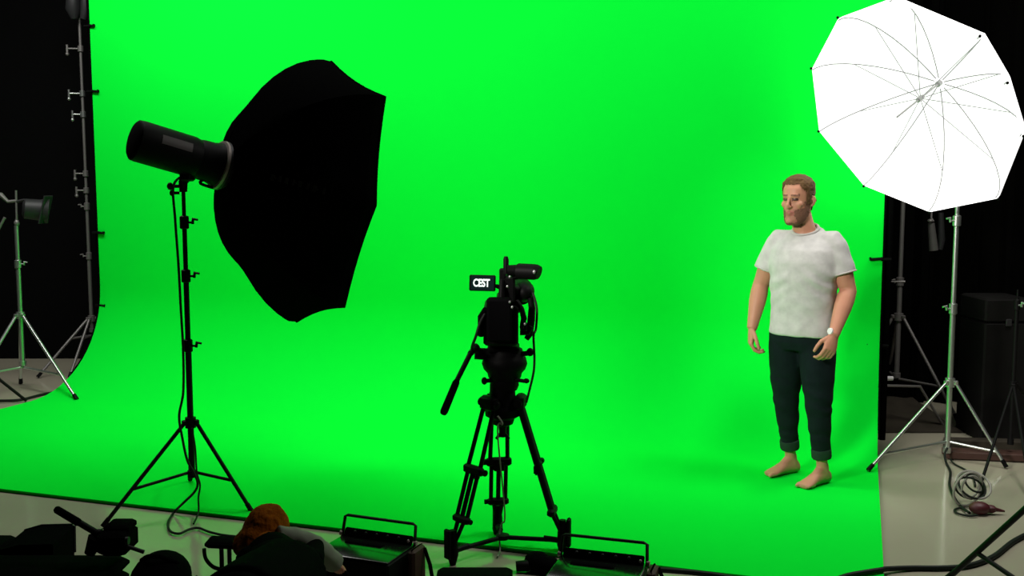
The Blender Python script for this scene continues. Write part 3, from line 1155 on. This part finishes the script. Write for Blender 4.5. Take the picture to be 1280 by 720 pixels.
def beard_pred(c):
    if c.length > .25 or c.z > .0 or c.z < -.148:
        return False
    if c.y > .0:
        return False
    ax_ = abs(c.x) + .007 * noise.noise(c * 55)
    if c.z > -.085:
        # cheeks and sideburns; moustache
        if ax_ > .028 and c.z < -.035 - (.06 - min(ax_, .06)) * .5 and c.y < -.0:
            return True
        if ax_ > .064 and c.y > -.05:
            return True
        return False
    return c.y < -.012 and (ax_ > .036 or c.z < -.116 + .006 * noise.noise(c * 60))


shell_from(bod, beard_pred, lambda c: .0025 + .0018 * noise.noise(c * 160), 'beard', M['beard'], man, inv=INVH)

# t-shirt
sh = MB()
sr = (oval_rings([((0, -.005, .868), .197, .135), ((0, -.005, .91), .195, .135), ((0, -.005, 1.0), .188, .130), ((0, -.01, 1.1), .188, .132), ((0, -.012, 1.2), .196, .136), ((0, -.008, 1.29), .202, .135), ((0, 0, 1.36), .192, .124), ((0, .008, 1.405), .168, .1), ((0, .014, 1.44), .128, .08), ((0, .016, 1.468), .092, .07), ((-.005, .014, 1.478), .076, .063)], 36, pw=2.25))
for k, f in ((-3, .15), (-2, .32), (-1, .42)):
    for p in sr[k]:
        p.z += f * (p.y - .014) - (.008 if k == -1 else 0)
sh.rings(sr)
for s, e in ((SHR, ELR), (SHL, ELL)):
    d = (e - s).normalized()
    sh.tube([s - d * .02 - V((s.x * .5, 0, -.012)), s - d * .03, s, s + d * .06, s + d * .12, s + d * .165], [.052, .060, .064, .068, .071, .073], 20)
    sh.ell(s + V((0, 0, .0)), (.064, .066, .060))


def wrk(c, n):
    h = .004 * noise.noise(V((c.x * 7, c.y * 7, c.z * 11)))
    # drag folds towards the arm pits and the hem
    h += .0040 * math.sin(70 * (c.z + .7 * abs(c.x)) + 4 * noise.noise(c * 5)) * max(0, 1 - abs(c.z - 1.18) / .22) * min(1, abs(c.x) / .12)
    h += .0030 * math.sin(48 * c.x + 5 * noise.noise(c * 6)) * max(0, 1 - abs(c.z - .93) / .1)
    return h


shirt = fuse(sh, 't_shirt', [M['shirt']], man, vox=.008, smooth=6, wrinkle=wrk, xf=PX)
q = MB()
ringp = []
for j in range(41):
    a = 2 * PI * j / 40
    ringp.append(PX @ V((-.006 + .073 * math.cos(a), .012 + .066 * math.sin(a), 1.474 + .030 * math.sin(a))))
q.tube(ringp, .0075, 8, cap=False)
q.build('collar', M['collar'], shirt)
for s, e in ((SHR, ELR), (SHL, ELL)):
    d = (e - s).normalized()
    q = MB()
    a_, b_ = frame_of(d)
    q.tube([PX @ (s + d * .160 + (a_ * math.cos(2 * PI * j / 24) + b_ * math.sin(2 * PI * j / 24)) * .0715) for j in range(25)], .005, 6, cap=False)
    q.build('sleeve_hem', M['collar'], shirt)

# trousers
tr = MB()
tr.rings(oval_rings([((0, 0, .78), .145, .10), ((0, 0, .83), .182, .120), ((0, 0, .90), .182, .122), ((0, 0, .96), .17, .11)], 28, pw=2.3))
for h, k, a in ((HPR, KNR, ANR), (HPL, KNL, ANL)):
    b = a + (k - a) * .27
    tr.tube([h, h.lerp(k, .18), h.lerp(k, .4), h.lerp(k, .7), k, k.lerp(b, .3), k.lerp(b, .65), b, b - V((0, 0, .02))], [.098, .104, .103, .093, .075, .068, .060, .052, .050], 22)
trs = fuse(tr, 'trousers', [M['pants']], man, vox=.008, smooth=5, wrinkle=lambda c, n: .003 * noise.noise(c * 14) + .0022 * math.sin(60 * c.z + 4 * noise.noise(c * 8)) * (1 if c.z < .62 else .3), xf=PX)
for k, a in ((KNR, ANR), (KNL, ANL)):
    q = MB()
    b = a + (k - a) * .25
    d = (k - a).normalized()
    c0 = PX @ (b - d * .028)
    c1 = PX @ (b + d * .034)
    q.lathe([(.040, 0), (.054, .001), (.057, .01), (.0575, .045), (.056, .056), (.05, .06)], c0, c1 - c0, 24)
    q.build('trouser_cuff', M['cuff'], trs)
# watch and wrist band
for w, e, nm, mm, rr_ in ((WRL, ELL, 'wrist_watch', M['white'], .0305), (WRR, ELR, 'wrist_band', M['black_plas'], .0305)):
    d = (w - e).normalized()
    q = MB()
    q.lathe([(.028, -.014), (rr_, -.012), (rr_, .008), (.028, .010)], PX @ (w - d * .012), (PX.to_3x3() @ d), 20)
    if nm == 'wrist_watch':
        q.lathe([(.016, 0), (.019, .002), (.018, .010), (.008, .011)], PX @ (w - d * .014 + V((-.012, -.026, .006))), PX.to_3x3() @ V((-.45, -.9, .2)), 16)
    q.build(nm, mm, man)

# ------------------------------------------------------------------ flash packs in the foreground
def pack(c_fl, c_fr, c_nr, h, label):
    """c_* : top corners seen in the photo: far left, far right, near right"""
    A, B, C = flo(*c_fl, h), flo(*c_fr, h), flo(*c_nr, h)
    u = (B - A)
    w = u.length
    u.normalize()
    n = V((u.y, -u.x, 0))
    if n.y > 0:
        n = -n
    d = abs((C - B).dot(n))
    d = max(d, .25)
    ctr = A + u * w / 2 + n * d / 2
    rot = Matrix((u, -n, V((0, 0, 1)))).transposed()
    t = thing('power_pack', label, 'power pack', (ctr.x, ctr.y, 0), 'flash power packs in the foreground')

    def P(a, b, z):
        return A + u * a + n * b + V((0, 0, z - h))
    q = MB()
    q.box(V((ctr.x, ctr.y, h / 2)), (w, d, h), rot, .008)
    q.build('case', M['black_plas'], t)
    q = MB()
    q.box(V((ctr.x, ctr.y, h + .003)), (w * .985, d * .97, .006), rot, .002)
    q.build('top_plate', M['gloss'], t)
    # raised control panel along the far edge
    q = MB()
    pr = rot @ Matrix.Rotation(math.radians(-28), 3, 'X')
    q.box(P(w * .5, .018, h + .016), (w * .93, .016, .048), pr, .004)
    q.build('control_panel', M['black_soft'], t)
    for k in range(5):
        q = MB()
        q.ell(P(w * (.2 + .15 * k), .030, h + .03), (.007, .006, .007), nu=8, nv=6)
        q.build('dial', M['dim'], t)
    q = MB()
    q.box(P(w * .42, d * .34, h + .008), (w * .5, .035, .008), rot, .003)
    q.build('top_strip', M['black_soft'], t)  # flat darker strip set on the top plate
    q = MB()
    hh = .088
    q.tube([P(.0, .02, h + .0), P(.004, .0, h + hh * .93), P(.018, .0, h + hh), P(w - .018, .0, h + hh), P(w - .004, .0, h + hh * .93), P(w, .02, h + .0)], .0068, 8)
    q.build('carry_handle', M['cable'], t)
    q = MB()
    for a in (-.004, w + .004):
        q.rod(P(a - .006, .018, h + .012), P(a + .006, .018, h + .012), .011)
    q.ell(P(w * .93, .03, h + .022), (.006, .006, .008), nu=8, nv=6)
    q.build('handle_pivot', M['ring'], t)
    q = MB()
    q.box(P(w + .030, .06, h * .5 + .012), (.032, .11, h * 1.02), rot, .01)
    q.build('side_cover', M['brown'], t)
    q = MB()
    q.tube([P(w + .045, .02, h + .0), P(w + .075, .03, h * .75), P(w + .10, .04, h * .35)], .008, 8)
    q.build('strap', M['black_soft'], t)
    return t


pack((431, 668), (521, 681), (489, 702), .25, 'black flash power pack with wire handle left of the tripod, beside the crouching person')
pack((702, 694), (810, 706), (776, 729), .25, 'black flash power pack with wire handle right of the tripod foot')

# ------------------------------------------------------------------ crouching crew member with ginger hair
KB = V((-.86, 3.45, 0))
kp = thing('person', 'crouching person with ginger hair and dark vest, bending in the foreground', 'person', KB)
kb = MB()
HK = at(331, 670, 3.80)
hrot = Matrix.Rotation(math.radians(-30), 3, 'Z') @ Matrix.Rotation(math.radians(-38), 3, 'X')


def kh(x, y, z):
    return HK + hrot @ V((x, y, z))


# head bowed away from us: face towards +y
kr = []
for z, hw, yf, yb_ in ((-.12, .035, -.02, .088), (-.1, .05, -.045, .094), (-.06, .064, -.07, .092), (-.015, .071, -.085, .09), (.03, .074, -.09, .09), (.065, .07, -.085, .082), (.095, .055, -.06, .058), (.112, .03, -.03, .03), (.117, .01, -.01, .01)):
    kr.append([kh(hw * math.cos(2 * PI * j / 24), (yf + yb_) / 2 + (yb_ - yf) / 2 * math.sin(2 * PI * j / 24), z) for j in range(24)])
kb.rings(kr)
kb.tube([kh(0, .09, .02), kh(0, .113, -.02), kh(0, .1, -.03)], [.008, .013, .009], 8)
for s in (-1, 1):
    kb.ell(kh(.075 * s, .0, -.005), (.01, .02, .03))
    kb.ell(kh(.03 * s, .083, .012), (.014, .01, .008))
kb.tube([kh(-.022, .088, -.06), kh(0, .096, -.062), kh(.022, .088, -.06)], [.004, .007, .004], 8)
neck = at(336, 692, 3.64)
chest = at(356, 724, 3.48)
pel = V((-.84, 3.05, .42))
kb.tube([kh(0, -.01, -.07), HK.lerp(neck, .6), neck], [.055, .055, .06], 14)
kb.tube([neck, chest + V((0, 0, 0)), chest.lerp(pel, .5), pel], [.09, .13, .14, .15], 18)
SK0, SK1 = at(306, 712, 3.56), at(388, 706, 3.64)
kb.tube([SK0, neck, SK1], [.06, .08, .06], 14)
E1 = at(394, 682, 3.80)
H1 = at(414, 700, 3.86)
kb.tube([SK1, SK1.lerp(E1, .5), E1, E1.lerp(H1, .6), H1], [.05, .044, .036, .03, .024], 14)
hand(kb, H1, (H1 - E1) + V((0, 0, -.02)), (0, 0, 1), (-1, .6, 0), .2)
E0 = V((SK0.x + .0, 3.72, .26))
H0 = V((SK0.x + .05, 3.92, .06))
kb.tube([SK0, SK0.lerp(E0, .5), E0, E0.lerp(H0, .6), H0], [.05, .044, .038, .032, .026], 14)
hand(kb, H0, (H0 - E0), (0, 1, 1), (1, 0, 0), .2)
for s in (-1, 1):
    hip = pel + V((.1 * s, 0, -.02))
    kn = V((pel.x + .15 * s, 3.42, .065))
    an = V((pel.x + .13 * s, 3.02, .055))
    kb.tube([hip, hip.lerp(kn, .5), kn], [.085, .075, .058], 14)
    kb.tube([kn, kn.lerp(an, .4), an], [.055, .052, .035], 14)
    kb.tube([an, an + V((0, -.1, -.015)), an + V((0, -.18, -.028))], [.035, .034, .022], 12)
kbo = fuse(kb, 'body', [M['black_soft'], M['skin'], M['ginger']], kp, vox=.009, smooth=3)
khi = (Matrix.Translation(HK) @ hrot.to_4x4()).inverted()
for p in kbo.data.polygons:
    c = khi @ p.center
    if c.length < .15 and c.z > -.12:
        p.material_index = 1 if c.y > .05 and abs(c.x) < .05 else 2
    elif (p.center - H1).length < .07 or (p.center - H0).length < .07:
        p.material_index = 1
hb = MB()
hb.ell(kh(0, -.012, .022), (.077, .092, .098), hrot)
hb.ell(kh(.055, -.03, -.05), (.045, .055, .055), hrot)
hb.ell(kh(-.045, -.03, -.05), (.04, .055, .055), hrot)
hb.ell(kh(.05, .022, -.01), (.04, .055, .065), hrot)
hb.ell(kh(.085, -.01, -.05), (.05, .045, .03), hrot)
hb.ell(kh(.01, -.02, .075), (.055, .055, .045), hrot)
hb.tube([kh(0, -.03, .0), kh(.005, -.05, -.05), kh(.01, -.05, -.08)], [.07, .06, .05], 16)
fuse(hb, 'hair', [M['ginger']], kp, vox=.006, smooth=3, wrinkle=lambda c, n: .002 * noise.noise(V((c.x * 120, c.y * 30, c.z * 30))) + .002 * noise.noise(c * 45))
vs = MB()
vs.tube([neck - V((0, .03, .03)), chest + V((0, 0, -.005)), chest.lerp(pel, .5), pel.lerp(chest, .1)], [.10, .148, .158, .165], 20)
vs.tube([SK0, neck - V((0, .02, .02)), SK1 + V((-.03, -.02, -.02))], [.072, .095, .066], 14)
fuse(vs, 'vest', [M['black_soft']], kp, vox=.012, smooth=3)
sv = MB()
sv.tube([at(346, 668, 3.74), at(366, 671, 3.77), E1, E1.lerp(H1, .6), E1.lerp(H1, 1.3)], [.034, .037, .041, .041, .04], 14)
fuse(sv, 'sleeve', [M['sleeve']], kp, vox=.008, smooth=3, wrinkle=lambda c, n: .003 * noise.noise(c * 30))

# ------------------------------------------------------------------ dark clutter bottom left
def pbox(name, label, cat, x0, x1, ytop, Y, dep, bev, m, group=None, lidh=.05, zb0=0.0, rz=0.0, latches=2):
    a, b = at(x0, ytop, Y), at(x1, ytop, Y)
    w = b.x - a.x
    zt = a.z
    c = V(((a.x + b.x) / 2, Y - dep / 2, 0))
    rot = Matrix.Rotation(rz, 3, 'Z')
    t = thing(name, label, cat, (c.x, c.y, zb0), group)
    q = MB()
    q.box(V((c.x, c.y, (zb0 + zt - lidh) / 2)), (w, dep, zt - lidh - zb0 - .003), rot, bev)
    q.build('case_body', m, t)
    q = MB()
    q.box(V((c.x, c.y, zt - lidh / 2)), (w + .006, dep + .006, lidh), rot, bev)
    q.build('lid', m, t)
    for k in range(latches):
        q = MB()
        xx = c.x + w * ((k + .5) / latches - .5) * .8
        q.box(V((xx, c.y - dep / 2 - .006, zt - lidh)), (.04, .012, .05), None, .004)
        q.build('latch', M['dim'], t)
    return t


pbox('equipment_case', 'long low black case along the bottom left corner, nearest of the dark cases', 'case', -30, 163, 692, 3.86, .30, .02, M['black_soft'], 'dark cases bottom left')
ch = pbox('equipment_case', 'black case at the far left bottom corner with its top just showing', 'case', -60, 29, 667, 4.16, .28, .03, M['black_soft'], 'dark cases bottom left')
# hooded monitor box
hm = thing('field_monitor', 'black boxy monitor with sloping hood between the left case and the pan handle', 'monitor', at(62, 700, 4.1))
q = MB()
Yh = 4.12
P0 = [at(30, 663, Yh), at(52, 657, Yh), at(90, 656, Yh), at(93, 657, Yh), at(93, 720, Yh), at(30, 720, Yh)]
P1 = [p + V((0, -.2, -.01)) for p in P0]
zfl = [V((p.x, p.y, max(p.z, 0))) for p in P0]
q.rings([P0, P1])
q.build('housing', M['black_soft'], hm)
q = MB()
q.tube([at(93, 657, Yh - .0), at(93.5, 690, Yh)], .006, 6)
q.tube([at(31, 663, Yh), at(52, 657, Yh), at(91, 656, Yh)], .006, 6)
q.build('hood_edge', M['dim'], hm)
q = MB()
a = at(62, 720, Yh - .1)
q.box(V((a.x, a.y, a.z / 2)), (.16, .14, a.z), None, .01)
q.build('stand_foot', M['black_soft'], hm)
# fluid head lying with its pan handle up
fh = thing('tripod_head', 'black tripod head with thick pan handle pointing up left, on the low case', 'tripod head', at(136, 692, 3.8))
q = MB()
Yf = 3.80
q.box(*bx(118, 158, 668, 697, Yf - .1, .14, .015))
q.box(*bx(128, 160, 658, 668, Yf - .06, .1, .008))
q.tube([at(112, 692, Yf - .05), at(120, 672, Yf - .05)], [.02, .03], 10)
q.build('head_block', M['black_soft'], fh)
q = MB()
q.tube([at(71, 637, Yf + .02), at(124, 668, Yf - .03)], .0125, 12)
q.ell(at(124, 668, Yf - .03), (.02, .02, .02))
ph = q.build('pan_handle', M['black'], fh)
q = MB()
q.tube([at(68.5, 635.5, Yf + .02), at(71, 637, Yf + .02), at(98, 653, Yf - .01), at(100, 654, Yf - .01)], [.009, .0145, .0150, .012], 12)
q.build('grip', M['black_soft'], ph)
q = MB()
q.tube(bez([at(156, 682, Yf - .08), at(168, 686, Yf - .08), at(180, 690, Yf - .08)], 5), .008, 8)
q.build('strap', M['dim'], fh)
q = MB()
q.rod(at(157, 676, Yf - .09), at(161, 676, Yf - .09), .015)
q.build('side_knob', M['dim'], fh)
# soft bag
bg = thing('camera_bag', 'rounded black soft bag in front of the softbox stand, beside the stool', 'bag', flo(205, 735))
q = MB()
ca, cb_ = at(166, 710, 3.7), at(240, 710, 3.7)
cx_ = (ca + cb_) / 2
ztop = at(205, 684, 3.74).z
q.ell(V((cx_.x, 3.68, ztop - .1)), (.106, .14, .1), nu=24, nv=14)
q.box(V((cx_.x, 3.68, (ztop - .09) / 2)), (.205, .26, ztop - .09), None, .04)
q.build('bag_body', M['black_soft'], bg)
q = MB()
q.tube(bez([V((cx_.x - .06, 3.66, ztop - .02)), V((cx_.x - .02, 3.62, ztop + .008)), V((cx_.x + .03, 3.62, ztop + .006)), V((cx_.x + .07, 3.66, ztop - .03))], 6), .009, 8)
q.build('carry_strap', M['black_soft'], bg)
# folding stool
sl = thing('folding_stool', 'small black folding stool between the soft bag and the crouching person', 'stool', flo(275, 715))
ys = 4.02
q = MB()
s0, s1 = at(259, 676, ys), at(316, 681, ys)
q.box((s0 + s1) / 2 + V((0, 0, 0)), ((s1 - s0).length, .09, .026), Matrix.Rotation(math.radians(3), 3, 'Y'), .008)
q.build('seat', M['black_soft'], sl)
lx = [(s0.x + .07, ys - .05), (s0.x + .07, ys + .06), (s1.x - .03, ys - .05), (s1.x - .03, ys + .06)]
for i, (x, y) in enumerate(lx):
    q = MB()
    q.rod((x, y, 0), (x, y, s0.z - .015), .009)
    q.build('leg', M['black'], sl)
q = MB()
q.tube(bez([V((s0.x + .005, ys - .06, s0.z - .01)), V((s0.x + .01, ys - .06, s0.z - .05)), V((s0.x + .035, ys - .055, s0.z - .085)), V((s0.x + .07, ys - .05, s0.z - .1))], 6), .008, 8)
q.rod((s0.x + .07, ys - .05, .12), (s0.x - .05, ys - .0, .19), .006)
q.rod((s0.x + .07, ys - .05, .12), (s0.x - .05, ys - .0, .1), .006)
q.build('brace', M['black'], sl)

# small black pouch between the tripod feet and the right pack
pc = thing('lens_pouch', 'small black pouch lying on the floor left of the right power pack', 'pouch', flo(668, 712))
q = MB()
p = flo(672, 712)
q.ell(V((p.x, p.y, .04)), (.06, .07, .042), Matrix.Rotation(.4, 3, 'Z'))
q.ell(V((p.x + .05, p.y - .03, .035)), (.05, .06, .035))
q.build('pouch_body', M['black_soft'], pc)
q = MB()
p2 = flo(645, 715)
q.tube([V((p2.x - .0, p2.y, .026)), V((p2.x + .05, p2.y + .0, .03)), V((p.x - .03, p.y, .035))], [.024, .026, .02], 10)
q.build('lens_cap', M['black_plas'], pc)
# low cases in front of the tripod
pbox('equipment_case', 'flat black case lying between the two flash power packs', 'case', 548, 640, 708, 4.42, .3, .015, M['black_soft'], 'dark cases bottom centre', lidh=.03, latches=2)

# ------------------------------------------------------------------ right foreground stand
B5 = V((2.05, 3.93, 0))
stand('light_stand', 'black light stand cut by the bottom right photo corner, nearest of all stands', B5, 2.1, .52,
      [flo(1183, 728), (B5.x + .33, B5.y + .42, 0), (B5.x + .28, B5.y - .45, 0)], (.16, .20), M['black'], r=.016, zbot=.12, knobs=(1.0, 1.6), rleg=.0125)
# dark stand behind, right edge
B6 = flo(1262, 575)
stand('light_stand', 'thin black stand barely visible at the right edge beside the dark case', B6, zat(372, B6.y, 1270), zat(482, B6.y, 1264),
      [flo(1224, 613), flo(1290, 628), (B6.x + .5, B6.y + .12, 0)], None, M['black'], r=.013, zbot=.1, knobs=(zat(381, B6.y, 1270),), knob_dir=(.2, -1, 0), rleg=.009, knob_m=M['glint'])

# dark tall case
kc = pbox('flight_case', 'tall black flight case behind the umbrella stand at the right', 'case', 1201, 1256, 366, 7.35, .4, .012, M['case'], None, lidh=.16, latches=1)
kc2 = thing('flight_case', 'large black trunk at the right edge behind the thin black stand', 'case', (3.95, 7.3, 0))
q = MB()
q.box(V((3.98, 7.25, .62)), (.52, .5, 1.24), None, .02)
q.build('case_body', M['black_plas'], kc2)
q = MB()
q.box(V((3.98, 7.25, 1.29)), (.53, .51, .1), None, .02)
q.build('lid', M['black_plas'], kc2)
# boards and dusty cloth on the floor
bd = MB()
a0, a1 = flo(1180, 566, .03), flo(1330, 572, .03)
bd.box((a0 + a1) / 2, ((a1 - a0).length, .13, .045), Matrix.Rotation(math.atan2((a1 - a0).y, (a1 - a0).x), 3, 'Z'), .004)
tag(bd.build('wooden_board', M['wood']), 'dark reddish wooden board lying on the floor below the flight case', 'board')
bd = MB()
a0, a1 = flo(1186, 556, .03), flo(1340, 560, .03)
bd.box((a0 + a1) / 2 + V((0, .05, 0)), ((a1 - a0).length, .1, .06), Matrix.Rotation(math.atan2((a1 - a0).y, (a1 - a0).x), 3, 'Z'), .004)
tag(bd.build('wooden_beam', M['dust']), 'greyish wooden beam behind the reddish board on the floor', 'beam')
dc = MB()
pts = []
NXg, NYg = 26, 14
g0 = flo(1101, 552)
vsn, fsn = [], []
for i in range(NXg + 1):
    for j in range(NYg + 1):
        x = g0.x + .06 + .62 * i / NXg
        y = 7.2 + .85 * j / NYg
        e = min(1, 5 * min(i / NXg, 1 - i / NXg, j / NYg, 1 - j / NYg))
        vsn.append((x, y, .006 + e * (.05 + .09 * (j / NYg) + .05 * noise.noise(V((x * 5, y * 5, 3))))))
for i in range(NXg):
    for j in range(NYg):
        k = i * (NYg + 1) + j
        fsn.append([k, k + NYg + 1, k + NYg + 2, k + 1])
dc.add(vsn, fsn)
tag(dc.build('dust_sheet', M['dust'], recalc=False), 'crumpled dusty brown cloth on the floor behind the umbrella stand legs', 'cloth')
# grey can lamp hanging behind
hl = thing('hanging_lamp', 'dim grey tube lamp hanging below the umbrella on the dark curtain', 'lamp', at(1167, 276, 7.7))
q = MB()
q.tube([at(1164, 279, 7.7), at(1167, 313, 7.7)], [.024, .034], 14)
q.build('lamp_tube', M['grey'], hl)
q = MB()
q.tube([at(1176, 266, 7.72), at(1177, 300, 7.72), at(1175, 312, 7.72)], [.02, .026, .02], 12)
q.build('side_tube', M['dim'], hl)
q = MB()
q.tube([at(1167, 277, 7.7), at(1164, 272, 7.72), at(1166, 240, 7.75), at(1170, 60, 7.8)], .007, 8)
q.ell(at(1163, 276, 7.68), (.022, .02, .014))
q.build('hook', M['silver_dim'], hl)

# cables on the right floor
cable('black cable dropping from the umbrella stand base to the coil', [at(1184, 560, 6.45), at(1181, 568, 6.42), flo(1183, 579, .012), flo(1188, 590, .012), flo(1187, 606, .012), flo(1193, 622, .012), flo(1202, 634, .012), flo(1212, 641, .02)], .0075, M['cable'])
cable('second thin cable curving from the stand base over to the coil', [at(1188, 574, 6.43), flo(1193, 580, .01), flo(1206, 587, .01), flo(1216, 596, .01), flo(1219, 608, .01)], .006, M['cable'])
random.seed(5)
cc = thing('cable_coil', 'tangled black and white cable coil lying on the floor by the stand', 'cable coil', flo(1219, 632))
q, q2 = MB(), MB()
cpos = flo(1217, 634)
for k in range(6):
    ph_ = random.uniform(0, PI)
    tl_ = Matrix.Rotation(random.uniform(-.9, .9), 3, 'X') @ Matrix.Rotation(random.uniform(-.9, .9), 3, 'Y')
    rad = random.uniform(.05, .085)
    cz = .10 + .02 * k / 6
    pts = []
    for j in range(25):
        a = 2 * PI * j / 24
        p = tl_ @ V((rad * math.cos(a), .5 * rad * math.sin(a), rad * 1.05 * math.sin(a)))
        pts.append(V((cpos.x + .012 * (k - 3), cpos.y + .01 * k, max(.008, cz + p.z))) + V((p.x, p.y, 0)))
    (q if k % 2 else q2).tube(pts, .0062, 6, cap=False)
q.build('dark_loops', M['cable'], cc)
q2.build('pale_loops', M['cable_grey'], cc)
q = MB()
pr_ = flo(1224, 643)
q.ell(V((pr_.x, pr_.y, .035)), (.055, .045, .034))
q.box(V((pr_.x + .05, pr_.y, .03)), (.07, .04, .04), Matrix.Rotation(-.2, 3, 'Z'), .01)
q.tube([V((pr_.x + .07, pr_.y, .03)), V((pr_.x + .13, pr_.y - .01, .02))], [.014, .005], 8)
q.build('red_plug', M['cable_red'], cc)
cable('thin loop of black cable end lying left of the coil', [flo(1222, 644, .012), flo(1212, 645, .01), flo(1198, 642, .01), flo(1193, 638, .01), flo(1199, 635, .01), flo(1206, 636, .01)], .006, M['cable'])
cable('thick black cable crossing the floor at the bottom right onto the green sheet', [flo(1040, 727, .024 + TK), flo(1062, 719, .013 + TK), flo(1100, 712.5, .014 + TK), flo(1112, 711, .02), flo(1140, 710, .013), flo(1175, 710, .013), flo(1205, 708, .013), flo(1228, 702, .013), flo(1246, 693, .013), flo(1268, 676, .013), flo(1300, 660, .013)], .0125, M['cable'])
cable('short thick black cable on the green sheet right of the right power pack', [flo(820, 712, .012 + TK), flo(840, 713.5, .016 + TK), flo(870, 716, .016 + TK), flo(900, 720, .016 + TK), flo(930, 726, .016 + TK)], .013, M['cable'])

# ------------------------------------------------------------------ light
def area(name, loc, target, sx, sy, power, col=(1, 1, 1), spread=180):
    l = bpy.data.lights.new(name, 'AREA')
    l.shape = 'RECTANGLE'
    l.size, l.size_y = sx, sy
    l.energy = power
    l.color = col
    l.spread = math.radians(spread)
    o = bpy.data.objects.new(name, l)
    COL.objects.link(o)
    o.location = loc
    o.rotation_euler = (V(target) - V(loc)).to_track_quat('-Z', 'Y').to_euler()
    return o


wm = WL + U * (W * .5)
area('ceiling_light_rear', wm + N * 1.8 + V((0, 0, 4.8)) - U * .9, wm + V((0, 0, 1.5)) - U * .9, 7.4, .5, 104, (1, .99, .96), 125)
area('left_wall_fill', (-2.9, 6.7, 4.5), (-3.2, 8.3, 1.0), 1.6, .8, 46, (1, .98, .95))  # added fill, no fixture: brightens the left middle of the screen
area('right_floor_fill', (3.2, 5.3, 4.8), (2.6, 5.7, 0), 1.2, .8, 100, (1, .97, .92))  # added fill, no fixture: brightens the floor at the right


def spot(name, loc, target, power, deg, blend, size, col):
    l = bpy.data.lights.new(name, 'SPOT')
    l.energy = power
    l.spot_size = math.radians(deg)
    l.spot_blend = blend
    l.shadow_soft_size = size
    l.color = col
    o = bpy.data.objects.new(name, l)
    COL.objects.link(o)
    o.location = loc
    o.rotation_euler = (V(target) - V(loc)).to_track_quat('-Z', 'Y').to_euler()


spot('key_spot', (-2.2, 2.2, 2.75), (1.62, 5.9, 1.15), 900, 26, .55, .35, (1, .93, .88))

w = bpy.data.worlds.new('world')
scene.world = w
w.use_nodes = True
w.node_tree.nodes['Background'].inputs['Color'].default_value = (.5, .55, .5, 1)
w.node_tree.nodes['Background'].inputs['Strength'].default_value = 0.0

scene.view_settings.view_transform = 'Standard'
scene.view_settings.look = 'None'
scene.view_settings.exposure = 0
scene.view_settings.gamma = 1
scene.cycles.use_denoising = True
scene.cycles.max_bounces = 6
scene.cycles.sample_clamp_indirect = 4
